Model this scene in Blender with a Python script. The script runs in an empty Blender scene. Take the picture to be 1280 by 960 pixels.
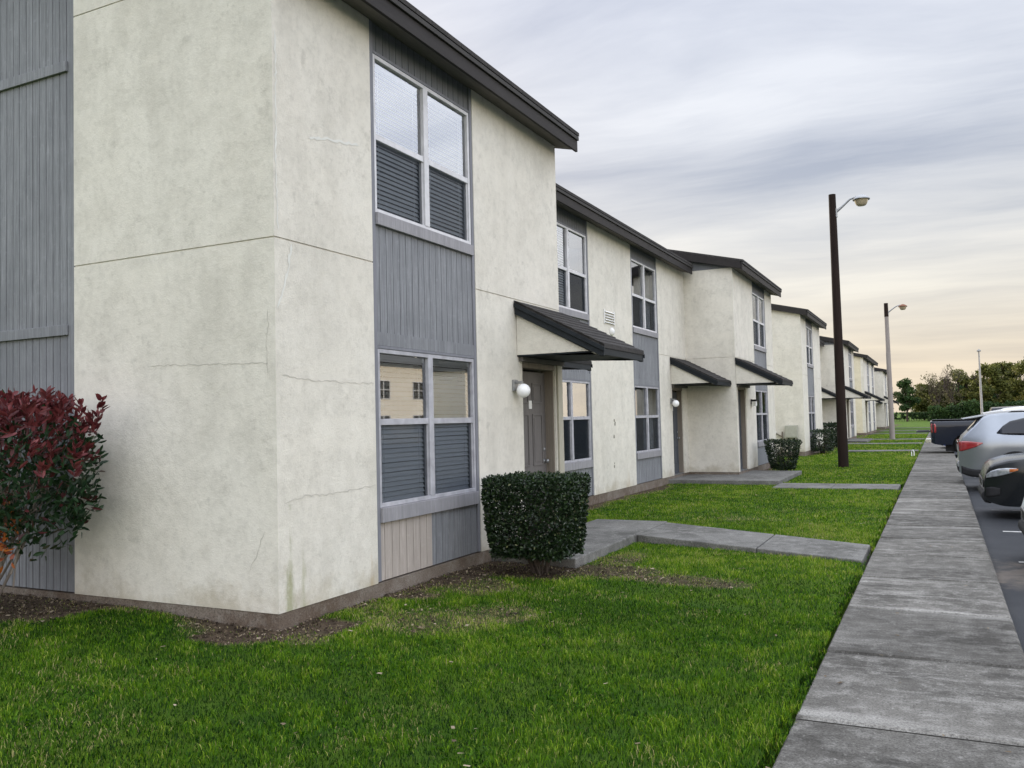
import bpy, bmesh, math, random
import numpy as np
from mathutils import Vector, Matrix

random.seed(7)
RNG = np.random.default_rng(11)
scene = bpy.context.scene
COL = scene.collection
R = math.radians

# ------------------------------------------------------------------ helpers
class MB:
    """collects shapes; build() links them as ONE mesh object"""
    def __init__(self):
        self.v = []; self.f = []; self.sm = []
    def add(self, vs, fs, smooth=False):
        o = len(self.v)
        self.v += [tuple(p) for p in vs]
        self.f += [tuple(i + o for i in f) for f in fs]
        self.sm += [smooth] * len(fs)
        return self
    def box(self, x0, x1, y0, y1, z0, z1):
        vs = [(x0,y0,z0),(x1,y0,z0),(x1,y1,z0),(x0,y1,z0),(x0,y0,z1),(x1,y0,z1),(x1,y1,z1),(x0,y1,z1)]
        return self.add(vs, [(0,3,2,1),(4,5,6,7),(0,1,5,4),(1,2,6,5),(2,3,7,6),(3,0,4,7)])
    def prism_y(self, pts, y0, y1):
        """polygon of (x,z) extruded along y"""
        n = len(pts)
        a = sum(pts[i][0]*pts[(i+1)%n][1]-pts[(i+1)%n][0]*pts[i][1] for i in range(n))
        if a > 0: pts = pts[::-1]
        vs = [(x,y0,z) for x,z in pts] + [(x,y1,z) for x,z in pts]
        fs = [tuple(range(n))[::-1], tuple(range(n, 2*n))]
        fs += [(i, (i+1)%n, n+(i+1)%n, n+i) for i in range(n)]
        return self.add(vs, fs)
    def tube(self, pts, rads, n=10, smooth=True, cap=True):
        pts = [Vector(p) for p in pts]; rings = []
        for i, p in enumerate(pts):
            d = (pts[min(i+1, len(pts)-1)] - pts[max(i-1, 0)]).normalized()
            a = d.cross(Vector((0,0,1)) if abs(d.z) < .9 else Vector((1,0,0))).normalized(); b = d.cross(a)
            r = rads[i] if isinstance(rads, (list, tuple)) else rads
            rings.append([p + (a*math.cos(2*math.pi*k/n) + b*math.sin(2*math.pi*k/n))*r for k in range(n)])
        vs = [q for r_ in rings for q in r_]; fs = []
        for i in range(len(rings)-1):
            for k in range(n):
                fs.append((i*n+k, i*n+(k+1)%n, (i+1)*n+(k+1)%n, (i+1)*n+k))
        self.add(vs, fs, smooth)
        if cap:
            self.add(rings[0], [tuple(range(n))]); self.add(rings[-1], [tuple(range(n))[::-1]])
        return self
    def lathe(self, prof, center=(0,0,0), axis='z', n=24, smooth=True):
        """profile of (r,h)"""
        vs = []; fs = []
        for r, h in prof:
            for k in range(n):
                a = 2*math.pi*k/n; c, s = r*math.cos(a), r*math.sin(a)
                p = (c,s,h) if axis == 'z' else ((c,h,s) if axis == 'y' else (h,c,s))
                vs.append((p[0]+center[0], p[1]+center[1], p[2]+center[2]))
        for i in range(len(prof)-1):
            for k in range(n):
                fs.append((i*n+k, i*n+(k+1)%n, (i+1)*n+(k+1)%n, (i+1)*n+k))
        return self.add(vs, fs, smooth)
    def build(self, name, mat, parent=None, bevel=0.0, sharp=None, fixn=True):
        me = bpy.data.meshes.new(name)
        me.from_pydata(self.v, [], self.f)
        me.polygons.foreach_set('use_smooth', self.sm)
        if sharp or fixn:
            bm = bmesh.new(); bm.from_mesh(me)
            if fixn: bmesh.ops.recalc_face_normals(bm, faces=bm.faces)
            if sharp:
                for e in bm.edges:
                    if len(e.link_faces) == 2 and e.calc_face_angle(0) > R(sharp): e.smooth = False
            bm.to_mesh(me); bm.free()
        me.materials.append(mat)
        o = bpy.data.objects.new(name, me); COL.objects.link(o)
        if parent: o.parent = parent
        if bevel:
            m = o.modifiers.new('bevel', 'BEVEL'); m.width = bevel; m.segments = 2; m.limit_method = 'ANGLE'; m.angle_limit = R(40)
        return o

def tag(o, label=None, cat=None, group=None, kind=None):
    if label: o['label'] = label
    if cat: o['category'] = cat
    if group: o['group'] = group
    if kind: o['kind'] = kind
    return o

def empty(name, loc, rz=0.0):
    o = bpy.data.objects.new(name, None); COL.objects.link(o)
    o.location = loc; o.rotation_euler = (0,0,rz); o.empty_display_size = .3
    return o

def npmesh(name, verts, loops, starts, mat, parent=None, attr=None, smooth=False):
    """fast mesh from numpy arrays; attr = dict name -> per-vertex float"""
    me = bpy.data.meshes.new(name)
    me.vertices.add(len(verts)); me.vertices.foreach_set('co', verts.astype(np.float32).ravel())
    me.loops.add(len(loops)); me.loops.foreach_set('vertex_index', loops.astype(np.int32))
    me.polygons.add(len(starts)); me.polygons.foreach_set('loop_start', starts.astype(np.int32))
    if smooth: me.polygons.foreach_set('use_smooth', np.ones(len(starts), bool))
    me.update(calc_edges=True)
    for k, a in (attr or {}).items():
        at = me.attributes.new(k, 'FLOAT', 'POINT'); at.data.foreach_set('value', a.astype(np.float32))
    me.materials.append(mat)
    o = bpy.data.objects.new(name, me); COL.objects.link(o)
    if parent: o.parent = parent
    return o

# ------------------------------------------------------------------ materials
class NT:
    def __init__(self, name):
        self.m = bpy.data.materials.new(name); self.m.use_nodes = True
        self.t = self.m.node_tree; self.n = self.t.nodes; self.n.clear()
        self.out = self.n.new('ShaderNodeOutputMaterial')
    def node(self, typ, **kw):
        o = self.n.new(typ)
        for k, v in kw.items():
            if k.startswith('_'): setattr(o, k[1:], v)
            else: self.set(o.inputs[int(k[1:])] if k[0] == 'i' and k[1:].isdigit() else o.inputs[k.replace('__', ' ')], v)
        return o
    def set(self, inp, v):
        if isinstance(v, bpy.types.NodeSocket): self.t.links.new(v, inp)
        else:
            if isinstance(v, tuple) and len(v) == 3 and len(inp.default_value) == 4: v = (*v, 1)
            inp.default_value = v
    def coord(self, kind='Object'): return self.node('ShaderNodeTexCoord').outputs[kind]
    def pos(self): return self.node('ShaderNodeNewGeometry').outputs['Position']
    def noise(self, vec, scale, detail=4, rough=.55, sc=None):
        if sc:
            vec = self.node('ShaderNodeMapping', Vector=vec, Scale=sc).outputs[0]
        return self.node('ShaderNodeTexNoise', Vector=vec, Scale=scale, Detail=detail, Roughness=rough).outputs[0]
    def ramp(self, fac, stops, interp='LINEAR'):
        o = self.node('ShaderNodeValToRGB', Fac=fac); e = o.color_ramp; e.interpolation = interp
        while len(e.elements) < len(stops): e.elements.new(.5)
        for el, (p, c) in zip(e.elements, stops):
            el.position = p; el.color = (*c, 1) if isinstance(c, tuple) else (c, c, c, 1)
        return o.outputs[0]
    def mix(self, fac, a, b, blend='MIX'):
        o = self.n.new('ShaderNodeMix'); o.data_type = 'RGBA'; o.blend_type = blend
        self.set(o.inputs[0], fac); self.set(o.inputs[6], a); self.set(o.inputs[7], b)
        return o.outputs[2]
    def math(self, op, a, b=0.0, c=0.0):
        o = self.n.new('ShaderNodeMath'); o.operation = op
        self.set(o.inputs[0], a); self.set(o.inputs[1], b); self.set(o.inputs[2], c)
        return o.outputs[0]
    def sep(self, v): return self.node('ShaderNodeSeparateXYZ', Vector=v).outputs
    def bump(self, h, strength=.3, dist=.01):
        return self.node('ShaderNodeBump', Height=h, Strength=strength, Distance=dist).outputs[0]
    def pbsdf(self, color, rough=.8, normal=None, **kw):
        b = self.node('ShaderNodeBsdfPrincipled'); self.set(b.inputs['Base Color'], color); self.set(b.inputs['Roughness'], rough)
        if normal: self.set(b.inputs['Normal'], normal)
        if isinstance(rough, (int, float)) and rough >= .5: self.set(b.inputs['Specular IOR Level'], .12)      # weathered, matt surfaces
        for k, v in kw.items(): self.set(b.inputs[k.replace('__', ' ')], v)
        return b.outputs[0]
    def done(self, sh):
        self.t.links.new(sh, self.out.inputs['Surface']); return self.m

def stucco(name, base, dark, warm):
    t = NT(name); p = t.pos()
    n1 = t.noise(p, .8, 6, .6); n2 = t.noise(p, 3.6, 8, .68); n3 = t.noise(p, 2.0, 6, .62, (1, 1, .25))
    c = t.mix(t.ramp(n1, [(.38, 0.0), (.62, 1.0)]), base, warm)
    c = t.mix(t.math('MULTIPLY', t.ramp(n2, [(.45, 0.0), (.72, 1.0)]), .50), c, dark)
    c = t.mix(t.math('MULTIPLY', t.ramp(n3, [(.50, 0.0), (.74, 1.0)]), .50), c, dark)
    # trowel grain and pale patched areas
    n4 = t.noise(p, 16, 8, .75); n5 = t.noise(p, 1.3, 3); n6 = t.noise(p, 1.1, 4, .55, (1, 1, 1.6))
    c = t.mix(t.math('MULTIPLY', t.ramp(n4, [(.48, 0.0), (.70, 1.0)]), .30), c, tuple(x*.72 for x in dark))
    f = t.math('MULTIPLY', t.ramp(t.noise(p, 7, 8, .72), [(.55, 0.0), (.66, 1.0)]), t.ramp(n5, [(.48, 0.0), (.60, 1.0)]))
    c = t.mix(t.math('MULTIPLY', f, .40), c, tuple(x*.72 for x in dark))
    c = t.mix(t.math('MULTIPLY', t.ramp(n6, [(.57, 0.0), (.61, 1.0)]), .35), c, tuple(min(.8, x*1.10) for x in base))
    # soil splash and algae with ragged tops, low on the wall
    sp = t.sep(p); z = sp[2]
    edge = t.math('ADD', z, t.math('MULTIPLY', t.math('SUBTRACT', t.noise(p, 2.6, 7, .72), .5), 1.3))
    c = t.mix(t.math('MULTIPLY', t.ramp(edge, [(.08, 1.0), (.36, 0.0)]), .40), c, (.25, .20, .10))
    # green algae runs beside the near corner, yellow-brown runs at the panel and further along
    for y0, w, top, col, am in ((5.50, .10, .95, (.20, .22, .07), .55), (5.66, .06, .8, (.24, .25, .10), .4), (6.62, .08, .55, (.36, .24, .10), .45), (17.9, .35, .5, (.42, .30, .14), .35)):
        dy = t.math('DIVIDE', t.math('ABSOLUTE', t.math('SUBTRACT', sp[1], y0)), w)
        q = t.math('ADD', t.math('ADD', dy, t.math('DIVIDE', z, top)), t.math('MULTIPLY', t.math('SUBTRACT', t.noise(p, 9, 6, .7, (1, 1, .35)), .5), 2.6))
        c = t.mix(t.math('MULTIPLY', t.ramp(q, [(.3, 1.0), (1.0, 0.0)]), am), c, col)
    h = t.math('ADD', t.math('MULTIPLY', t.noise(p, 60, 6, .75), .7), t.math('MULTIPLY', t.noise(p, 8, 5, .6), .9))
    return t.done(t.pbsdf(c, .94, t.bump(h, .5, .014)))

def painted(name, col, dark, rough=.6, streak=(6, 6, .5), bump=.15, amt=.6):
    t = NT(name); p = t.pos()
    n = t.noise(p, 2.5, 8, .7, streak); n2 = t.noise(p, 14, 6, .75); n3 = t.noise(p, 1.2, 4, .6); n4 = t.noise(p, 9, 6, .75, streak)
    c = t.mix(t.math('MULTIPLY', t.ramp(n, [(.36, 0.0), (.72, 1.0)]), amt), col, dark)
    c = t.mix(t.math('MULTIPLY', t.ramp(n4, [(.52, 0.0), (.75, 1.0)]), amt*.9), c, tuple(min(1, x*1.45) for x in col))
    c = t.mix(t.math('MULTIPLY', t.ramp(n2, [(.55, 0.0), (.8, 1.0)]), amt*.5), c, tuple(min(1, x*1.35) for x in col))
    c = t.mix(t.math('MULTIPLY', t.ramp(n3, [(.45, 0.0), (.7, 1.0)]), amt*.5), c, dark)
    return t.done(t.pbsdf(c, rough, t.bump(t.noise(p, 30, 5, .7, streak), bump, .005)))

def plain(name, col, rough=.5, metal=0.0, var=.25, coat=0.0, scale=8):
    t = NT(name); p = t.coord('Object')
    n = t.noise(p, scale, 5, .6)
    c = t.mix(t.ramp(n, [(.35, 0.0), (.7, 1.0)]), tuple(x*(1-var) for x in col), col)
    return t.done(t.pbsdf(c, rough, None, Metallic=metal, Coat__Weight=coat))

def concrete(name, base, dark, light, streak=False):
    t = NT(name); p = t.pos()
    n1 = t.noise(p, 1.1, 6, .65); n2 = t.noise(p, 6, 8, .75); n3 = t.noise(p, 75, 6, .8)
    c = t.mix(t.ramp(n1, [(.38, 0.0), (.62, 1.0)]), base, dark)
    c = t.mix(t.math('MULTIPLY', t.ramp(n2, [(.47, 0.0), (.70, 1.0)]), .7), c, light)
    if streak:
        tn = t.node('ShaderNodeAttribute', _attribute_name='tone').outputs['Fac']; tc = t.node('ShaderNodeCombineXYZ', X=tn, Y=tn, Z=tn).outputs[0]
        n4 = t.noise(p, 1.3, 8, .7, (.5, 2.4, 1)); n5 = t.noise(p, .8, 4, .6)
        f = t.math('MULTIPLY', t.ramp(n4, [(.52, 0.0), (.62, 1.0)]), t.ramp(n5, [(.38, .15), (.58, 1.0)]))
        c = t.mix(t.math('MULTIPLY', f, .9), c, light)
        n6 = t.noise(p, 2.2, 8, .75, (.6, 1.6, 1))
        c = t.mix(t.math('MULTIPLY', t.ramp(n6, [(.54, 0.0), (.66, 1.0)]), .85), c, tuple(x*.6 for x in dark))
    c = t.mix(t.math('MULTIPLY', t.ramp(n3, [(.45, 0.0), (.66, 1.0)]), .85), c, tuple(x*.4 for x in dark))
    n7 = t.noise(p, 28, 4, .7)
    c = t.mix(t.math('MULTIPLY', t.ramp(n7, [(.62, 0.0), (.70, 1.0)]), .65), c, light)
    v = t.node('ShaderNodeTexVoronoi', Vector=p, Scale=9.0).outputs['Distance']
    c = t.mix(t.math('MULTIPLY', t.ramp(v, [(.0, 1.0), (.045, 0.0)]), .7), c, tuple(x*.35 for x in dark))
    if streak: c = t.mix(1.0, c, tc, 'MULTIPLY')
    return t.done(t.pbsdf(c, .9, t.bump(t.math('ADD', n3, n2), .7, .006)))

def attr_leaf(name, stops, attr='rnd', rough=.45, trans=.25, spec=.5):
    t = NT(name)
    a = t.node('ShaderNodeAttribute', _attribute_name=attr).outputs['Fac']
    c = t.ramp(a, stops)
    b = t.pbsdf(c, rough, None, **{'Specular__IOR__Level': spec})
    tr = t.node('ShaderNodeBsdfTranslucent', Color=c).outputs[0]
    mx = t.node('ShaderNodeMixShader'); t.set(mx.inputs[0], trans); t.set(mx.inputs[1], b); t.set(mx.inputs[2], tr)
    return t.done(mx.outputs[0])

M = {}
M['stucco'] = stucco('stucco', (.640, .612, .540), (.47, .45, .392), (.675, .65, .58))
M['stucco_tan'] = stucco('stucco_tan', (.62, .57, .44), (.48, .44, .34), (.66, .60, .46))
M['stucco_cream'] = stucco('stucco_cream', (.82, .765, .65), (.70, .65, .54), (.84, .79, .68))
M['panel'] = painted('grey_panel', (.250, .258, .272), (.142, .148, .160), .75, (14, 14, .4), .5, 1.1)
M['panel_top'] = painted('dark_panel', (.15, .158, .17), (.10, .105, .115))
M['panel_pink'] = painted('faded_panel', (.42, .375, .335), (.29, .26, .235), .8, (8, 8, .35), .35, .9)
M['casing'] = painted('casing', (.20, .205, .228), (.13, .134, .15))
M['sill'] = painted('sill_board', (.29, .285, .30), (.19, .188, .198), amt=.8)
M['groove'] = plain('groove_shadow', (.05, .05, .05), .9)
M['fascia'] = painted('fascia_board', (.034, .031, .030), (.02, .018, .018), .65, (4, .4, 4))
M['edge'] = painted('roof_edge', (.055, .052, .05), (.03, .03, .03), .7, (4, .4, 4))
M['canopy_board'] = painted('canopy_board', (.022, .026, .030), (.013, .015, .017), .6, (3, .5, 3))
M['soffit'] = painted('soffit_board', (.14, .13, .12), (.08, .075, .07), .8, (4, .4, 4))
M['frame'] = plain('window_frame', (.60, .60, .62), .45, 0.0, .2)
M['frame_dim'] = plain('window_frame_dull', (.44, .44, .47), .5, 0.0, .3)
M['blind'] = plain('blind_slat', (.90, .91, .92), .4, 0, .03)
M['curtain'] = plain('curtain_cloth', (.62, .62, .62), .9, 0, .35)
M['door'] = painted('door_paint', (.145, .135, .13), (.10, .095, .092), .5, (4, 4, .8), .08)
M['door_blue'] = painted('door_paint_dark', (.085, .092, .105), (.055, .06, .07), .5, (4, 4, .8), .08)
M['wood'] = painted('trim_wood', (.23, .20, .165), (.11, .095, .08), .75, (8, 8, .4))
M['wood_pale'] = painted('pale_trim', (.42, .40, .33), (.28, .26, .2), .7, (8, 8, .4))
M['metal'] = plain('grey_metal', (.35, .36, .37), .4, .7)
M['globe'] = plain('globe_glass', (.85, .86, .86), .25, 0, .04)
M['white'] = plain('white_paint', (.78, .78, .76), .5, 0, .1)
M['black'] = plain('black_plastic', (.02, .02, .022), .5, 0, .3)
M['rubber'] = plain('tyre_rubber', (.02, .02, .02), .85, 0, .3)
M['alloy'] = plain('alloy_wheel', (.5, .51, .52), .3, .9, .1)
M['foundation'] = concrete('foundation_concrete', (.21, .18, .15), (.13, .098, .074), (.30, .275, .24))
M['sidewalk'] = concrete('sidewalk_concrete', (.165, .158, .143), (.082, .078, .070), (.34, .33, .305), True)
M['path'] = concrete('path_concrete', (.20, .197, .185), (.11, .108, .10), (.33, .325, .305))
M['pole_wood'] = painted('pole_wood', (.026, .017, .014), (.007, .006, .006), .85, (10, 10, .25), .5)
M['pole_grey'] = painted('pole_grey_wood', (.30, .27, .25), (.18, .16, .15), .8, (10, 10, .25), .4)
M['pole_metal'] = plain('pole_steel', (.42, .41, .39), .5, .3)
M['cabinet'] = plain('cabinet_beige', (.40, .40, .34), .5, 0, .15)
M['bark'] = painted('bark', (.075, .06, .05), (.04, .032, .028), .9, (6, 6, 1), .6)
M['bark_pale'] = painted('bark_pale', (.24, .21, .18), (.12, .10, .09), .9, (6, 6, 1), .5)

def glass(name, ior, tint, rough=0.0, see=1.0):
    t = NT(name)
    fr = t.node('ShaderNodeFresnel', IOR=ior).outputs[0]
    h = t.noise(t.pos(), .7, 0)
    gl = t.node('ShaderNodeBsdfGlossy', Color=(.95, .97, 1.0), Roughness=rough, Normal=t.bump(h, .06, .02)).outputs[0]
    tr = t.node('ShaderNodeBsdfTransparent', Color=tint).outputs[0]
    mx = t.node('ShaderNodeMixShader'); t.set(mx.inputs[0], fr); t.set(mx.inputs[1], tr); t.set(mx.inputs[2], gl)
    return t.done(mx.outputs[0])
M['glass'] = glass('window_glass', 3.5, (.93, .97, 1.0))
M['glass_low'] = glass('window_glass_screened', 1.4, (.9, .95, 1.0))
def screen_mat():
    t = NT('insect_screen')
    d = t.node('ShaderNodeBsdfDiffuse', Color=(.025, .03, .036)).outputs[0]
    tr = t.node('ShaderNodeBsdfTransparent', Color=(1, 1, 1)).outputs[0]
    mx = t.node('ShaderNodeMixShader'); t.set(mx.inputs[0], .52); t.set(mx.inputs[1], tr); t.set(mx.inputs[2], d)
    return t.done(mx.outputs[0])
M['screen'] = screen_mat()

def shingle():
    t = NT('shingle'); p = t.coord('Object')
    mp = t.node('ShaderNodeMapping', Vector=p, Rotation=(0, 0, R(90))).outputs[0]
    b = t.node('ShaderNodeTexBrick', Vector=mp, Color1=(.04, .038, .037), Color2=(.062, .058, .056), Mortar=(.02, .02, .02), Scale=1.0)
    b.inputs['Brick Width'].default_value = .3; b.inputs['Row Height'].default_value = .14; b.inputs['Mortar Size'].default_value = .008
    n = t.noise(p, 40, 4, .7)
    c = t.mix(.5, b.outputs[0], t.ramp(n, [(.3, (.018, .018, .018)), (.75, (.085, .08, .077))]))
    return t.done(t.pbsdf(c, .95, t.bump(t.math('ADD', n, b.outputs[1]), .5, .01)))
M['shingle'] = shingle()

# ------------------------------------------------------------------ value noise in numpy (ground masks)
def vnoise(x, y, seed=0):
    xi = np.floor(x).astype(np.int64); yi = np.floor(y).astype(np.int64); fx = x - xi; fy = y - yi
    fx = fx*fx*(3-2*fx); fy = fy*fy*(3-2*fy)
    def h(a, b):
        n = (a*374761393 + b*668265263 + seed*982451653) & 0x7fffffff
        n = ((n ^ (n >> 13))*1274126177) & 0x7fffffff
        return (n & 0xffff)/65535.0
    return (h(xi, yi)*(1-fx)+h(xi+1, yi)*fx)*(1-fy)+(h(xi, yi+1)*(1-fx)+h(xi+1, yi+1)*fx)*fy
def fbm(x, y, seed=0):
    return .5*vnoise(x, y, seed)+.27*vnoise(x*2.1, y*2.1, seed+1)+.15*vnoise(x*4.3, y*4.3, seed+2)+.08*vnoise(x*9, y*9, seed+3)

XF, XR = -4.78, -6.10          # proud and recessed facade planes
ZS = .15                        # top of the foundations
ZG = 3.19                       # groove between the storeys
ZT = 5.57                       # top of the stucco
SLOPE = .245
XRIDGE = -10.2
XBACK = -15.6

# ------------------------------------------------------------------ buildings
def groove_panel(mb, xf, y0, y1, z0, z1, step=.115, g=.010, dep=.011, t=.05):
    """vertical-groove board facing +X"""
    pts = [(xf-t, y0), (xf, y0)]; y = y0 + step*.6
    while y < y1 - g - .01:
        pts += [(xf, y), (xf-dep, y+.002), (xf-dep, y+g-.002), (xf, y+g)]; y += step
    pts += [(xf, y1), (xf-t, y1)]
    n = len(pts)
    mb.add([(a, b, z0) for a, b in pts] + [(a, b, z1) for a, b in pts], [(i, (i+1) % n, n+(i+1) % n, n+i) for i in range(n)])
    # caps
    mb.add([(a, b, z1) for a, b in pts], [tuple(range(n))]); mb.add([(a, b, z0) for a, b in pts], [tuple(range(n))[::-1]])

def groove_panel_side(mb, yf, x0, x1, z0, z1, step=.1, g=.012, dep=.011, t=.05):
    """vertical-groove board facing -Y"""
    pts = [(x0, yf+t), (x0, yf)]; x = x0 + step*.6
    while x < x1 - g - .01:
        pts += [(x, yf), (x+.002, yf+dep), (x+g-.002, yf+dep), (x+g, yf)]; x += step
    pts += [(x1, yf), (x1, yf+t)]
    n = len(pts)
    mb.add([(a, b, z0) for a, b in pts] + [(a, b, z1) for a, b in pts], [(i, (i+1) % n, n+(i+1) % n, n+i) for i in range(n)])
    mb.add([(a, b, z1) for a, b in pts], [tuple(range(n))]); mb.add([(a, b, z0) for a, b in pts], [tuple(range(n))[::-1]])

def sheet(x, y0, y1, z0, z1):
    return MB().add([(x, y0, z0), (x, y1, z0), (x, y1, z1), (x, y0, z1)], [(0, 1, 2, 3)])

def window(b, xf, y0, y1, z0, z1, zm, kind='blinds', frame='frame'):
    """two sashes side by side; frame > panes, insect screens, blinds"""
    fr = MB(); xo, xi = xf-.012, xf-.075; w = .04; yc = (y0+y1)/2
    fr.box(xi, xo, y0, y0+w, z0, z1); fr.box(xi, xo, y1-w, y1, z0, z1)
    fr.box(xi, xo, y0+w, y1-w, z1-w, z1); fr.box(xi, xo, y0+w, y1-w, z0, z0+w)
    fr.box(xi, xo+.006, yc-.045, yc+.045, z0+w, z1-w)
    halves = [(y0+w, yc-.045), (yc+.045, y1-w)]
    for a, c in halves:
        fr.box(xi, xo-.004, a, c, zm-.03, zm+.03)
        fr.box(xi+.006, xo-.016, a, a+.018, z0+w, zm-.03); fr.box(xi+.006, xo-.016, c-.018, c, z0+w, zm-.03)
    f = fr.build('window', M[frame], b, bevel=.003)
    for i, (a, c) in enumerate(halves):
        sheet(xf-.046, a, c, zm+.03, z1-w).build('pane', M['glass'], f, fixn=False)
        sheet(xf-.060, a+.018, c-.018, z0+w, zm-.03).build('pane', M['glass_low'], f, fixn=False)
        sheet(xf-.038, a+.018, c-.018, z0+w, zm-.03).build('insect_screen', M['screen'], f, fixn=False)
        if kind == 'blinds' or (kind == 'half' and i == 0):
            bl = MB(); z = z0+w+.02; xb = xf-.088; k = 0
            while z < z1-w-.05:
                tl = .012+random.uniform(-.002, .002); zj = z+random.uniform(-.002, .002)
                bl.add([(xb-tl, a+.008, zj+.021), (xb+tl, a+.008, zj-.021), (xb+tl, c-.008, zj-.021), (xb-tl, c-.008, zj+.021)], [(0, 1, 2, 3)])
                z += .047; k += 1
            bl.box(xb-.03, xb+.03, a+.004, c-.004, z1-w-.055, z1-w-.006)
            for yy in (a+.12, c-.12): bl.box(xb+.02, xb+.022, yy-.002, yy+.002, z0+w+.02, z1-w-.05)
            bl.build('blind', M['blind'], f, fixn=False)
        elif kind == 'curtain':
            cu = MB(); xb = xf-.17; span = (c-a)*(.95 if i else .55); a0 = a+.01 if not i else c-.01-span
            nn = 40; vs = []
            for zz in (z0+.05, z1-.06):
                for k in range(nn+1): vs.append((xb+.022*math.sin(k*1.25)+.008*math.sin(k*.5+i), a0+span*k/nn, zz))
            cu.add(vs, [(k, k+1, nn+2+k, nn+1+k) for k in range(nn)], True)
            cu.build('curtain', M['curtain'], f, fixn=False)
    return f

def strip(b, xf, s0, s1, lower='panel', win=('blinds', 'blinds'), ztop=ZT, split=False):
    """full-height window strip between two stucco piers: panels, sills, casings, two windows"""
    cw = .055
    cs = MB()
    for y in (s0+.006, s1-cw-.006): cs.box(xf-.09, xf-.004, y, y+cw, ZS+.01, ztop)
    cs.box(xf-.09, xf-.006, s0+cw+.008, s1-cw-.008, 2.372, 2.40)
    cs.box(xf-.09, xf-.006, s0+cw+.008, s1-cw-.008, 5.252, 5.28)
    cs.build('casing', M['casing'], b, bevel=.003)
    a, c = s0+cw+.008, s1-cw-.008
    if split:
        m = (a+c)/2-.02
        p = MB(); groove_panel(p, xf-.02, a, m, ZS+.01, .705, step=.125); p = p.build('panel', M['panel_pink'], b); p['label'] = 'faded unpainted pinkish grooved panel'
        p = MB(); groove_panel(p, xf-.02, m+.002, c, ZS+.01, .705, step=.125); p.build('panel', M['panel'], b)
    else:
        p = MB(); groove_panel(p, xf-.02, a, c, ZS+.01, .705, step=.125); p.build('panel', M['panel'], b)
    p = MB(); p.box(xf-.09, xf+.022, a, c, .708, .848); p.build('sill', M['sill'], b, bevel=.004)
    window(b, xf, a, c, .850, 2.370, 1.665, win[0], 'frame_dim')
    p = MB(); p.box(xf-.07, xf-.008, a, c, 2.402, 2.53); groove_panel(p, xf-.02, a, c, 2.532, 3.565); p.build('panel', M['panel'], b)
    p = MB(); p.box(xf-.09, xf+.022, a, c, 3.568, 3.688); p.build('sill', M['sill'], b, bevel=.004)
    window(b, xf, a, c, 3.690, 5.250, 4.44, win[1], 'frame')
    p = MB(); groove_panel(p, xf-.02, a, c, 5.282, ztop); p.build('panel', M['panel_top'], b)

def wall_lamp(b, x, y, z, nx=1, lantern=False):
    br = MB(); br.box(x+.002, x+.03, y-.06, y+.06, z, z+.14); br.box(x+.03, x+.12, y-.03, y+.03, z+.09, z+.12)
    if lantern: br.box(x+.03, x+.16, y-.09, y+.09, z+.08, z+.13)
    o = br.build('wall_lamp', M['black'] if lantern else M['metal'], b, bevel=.004)
    if lantern:
        g = MB(); g.box(x+.03, x+.15, y-.08, y+.08, z-.06, z+.078); g.build('lamp_shade', M['globe'], o, bevel=.01)
    else:
        prof = [(.001, -.088)] + [(.088*math.sin(math.pi*k/14), -.088*math.cos(math.pi*k/14)) for k in range(1, 14)] + [(.001, .088)]
        g = MB(); g.lathe(prof, (x+.13, y, z), n=24); g.build('globe', M['globe'], o)
    return o

def letters(text, size, mat, parent, loc, rot):
    cu = bpy.data.curves.new('lettering', 'FONT'); cu.body = text; cu.size = size; cu.extrude = .001; cu.align_x = 'CENTER'; cu.align_y = 'CENTER'
    tmp = bpy.data.objects.new('lettering', cu); COL.objects.link(tmp)
    bpy.context.view_layer.update()
    me = bpy.data.meshes.new_from_object(tmp.evaluated_get(bpy.context.evaluated_depsgraph_get()))
    bpy.data.objects.remove(tmp)
    o = bpy.data.objects.new('lettering', me); me.materials.clear(); me.materials.append(mat); COL.objects.link(o)
    o.parent = parent; o.location = loc; o.rotation_euler = rot
    return o

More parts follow.
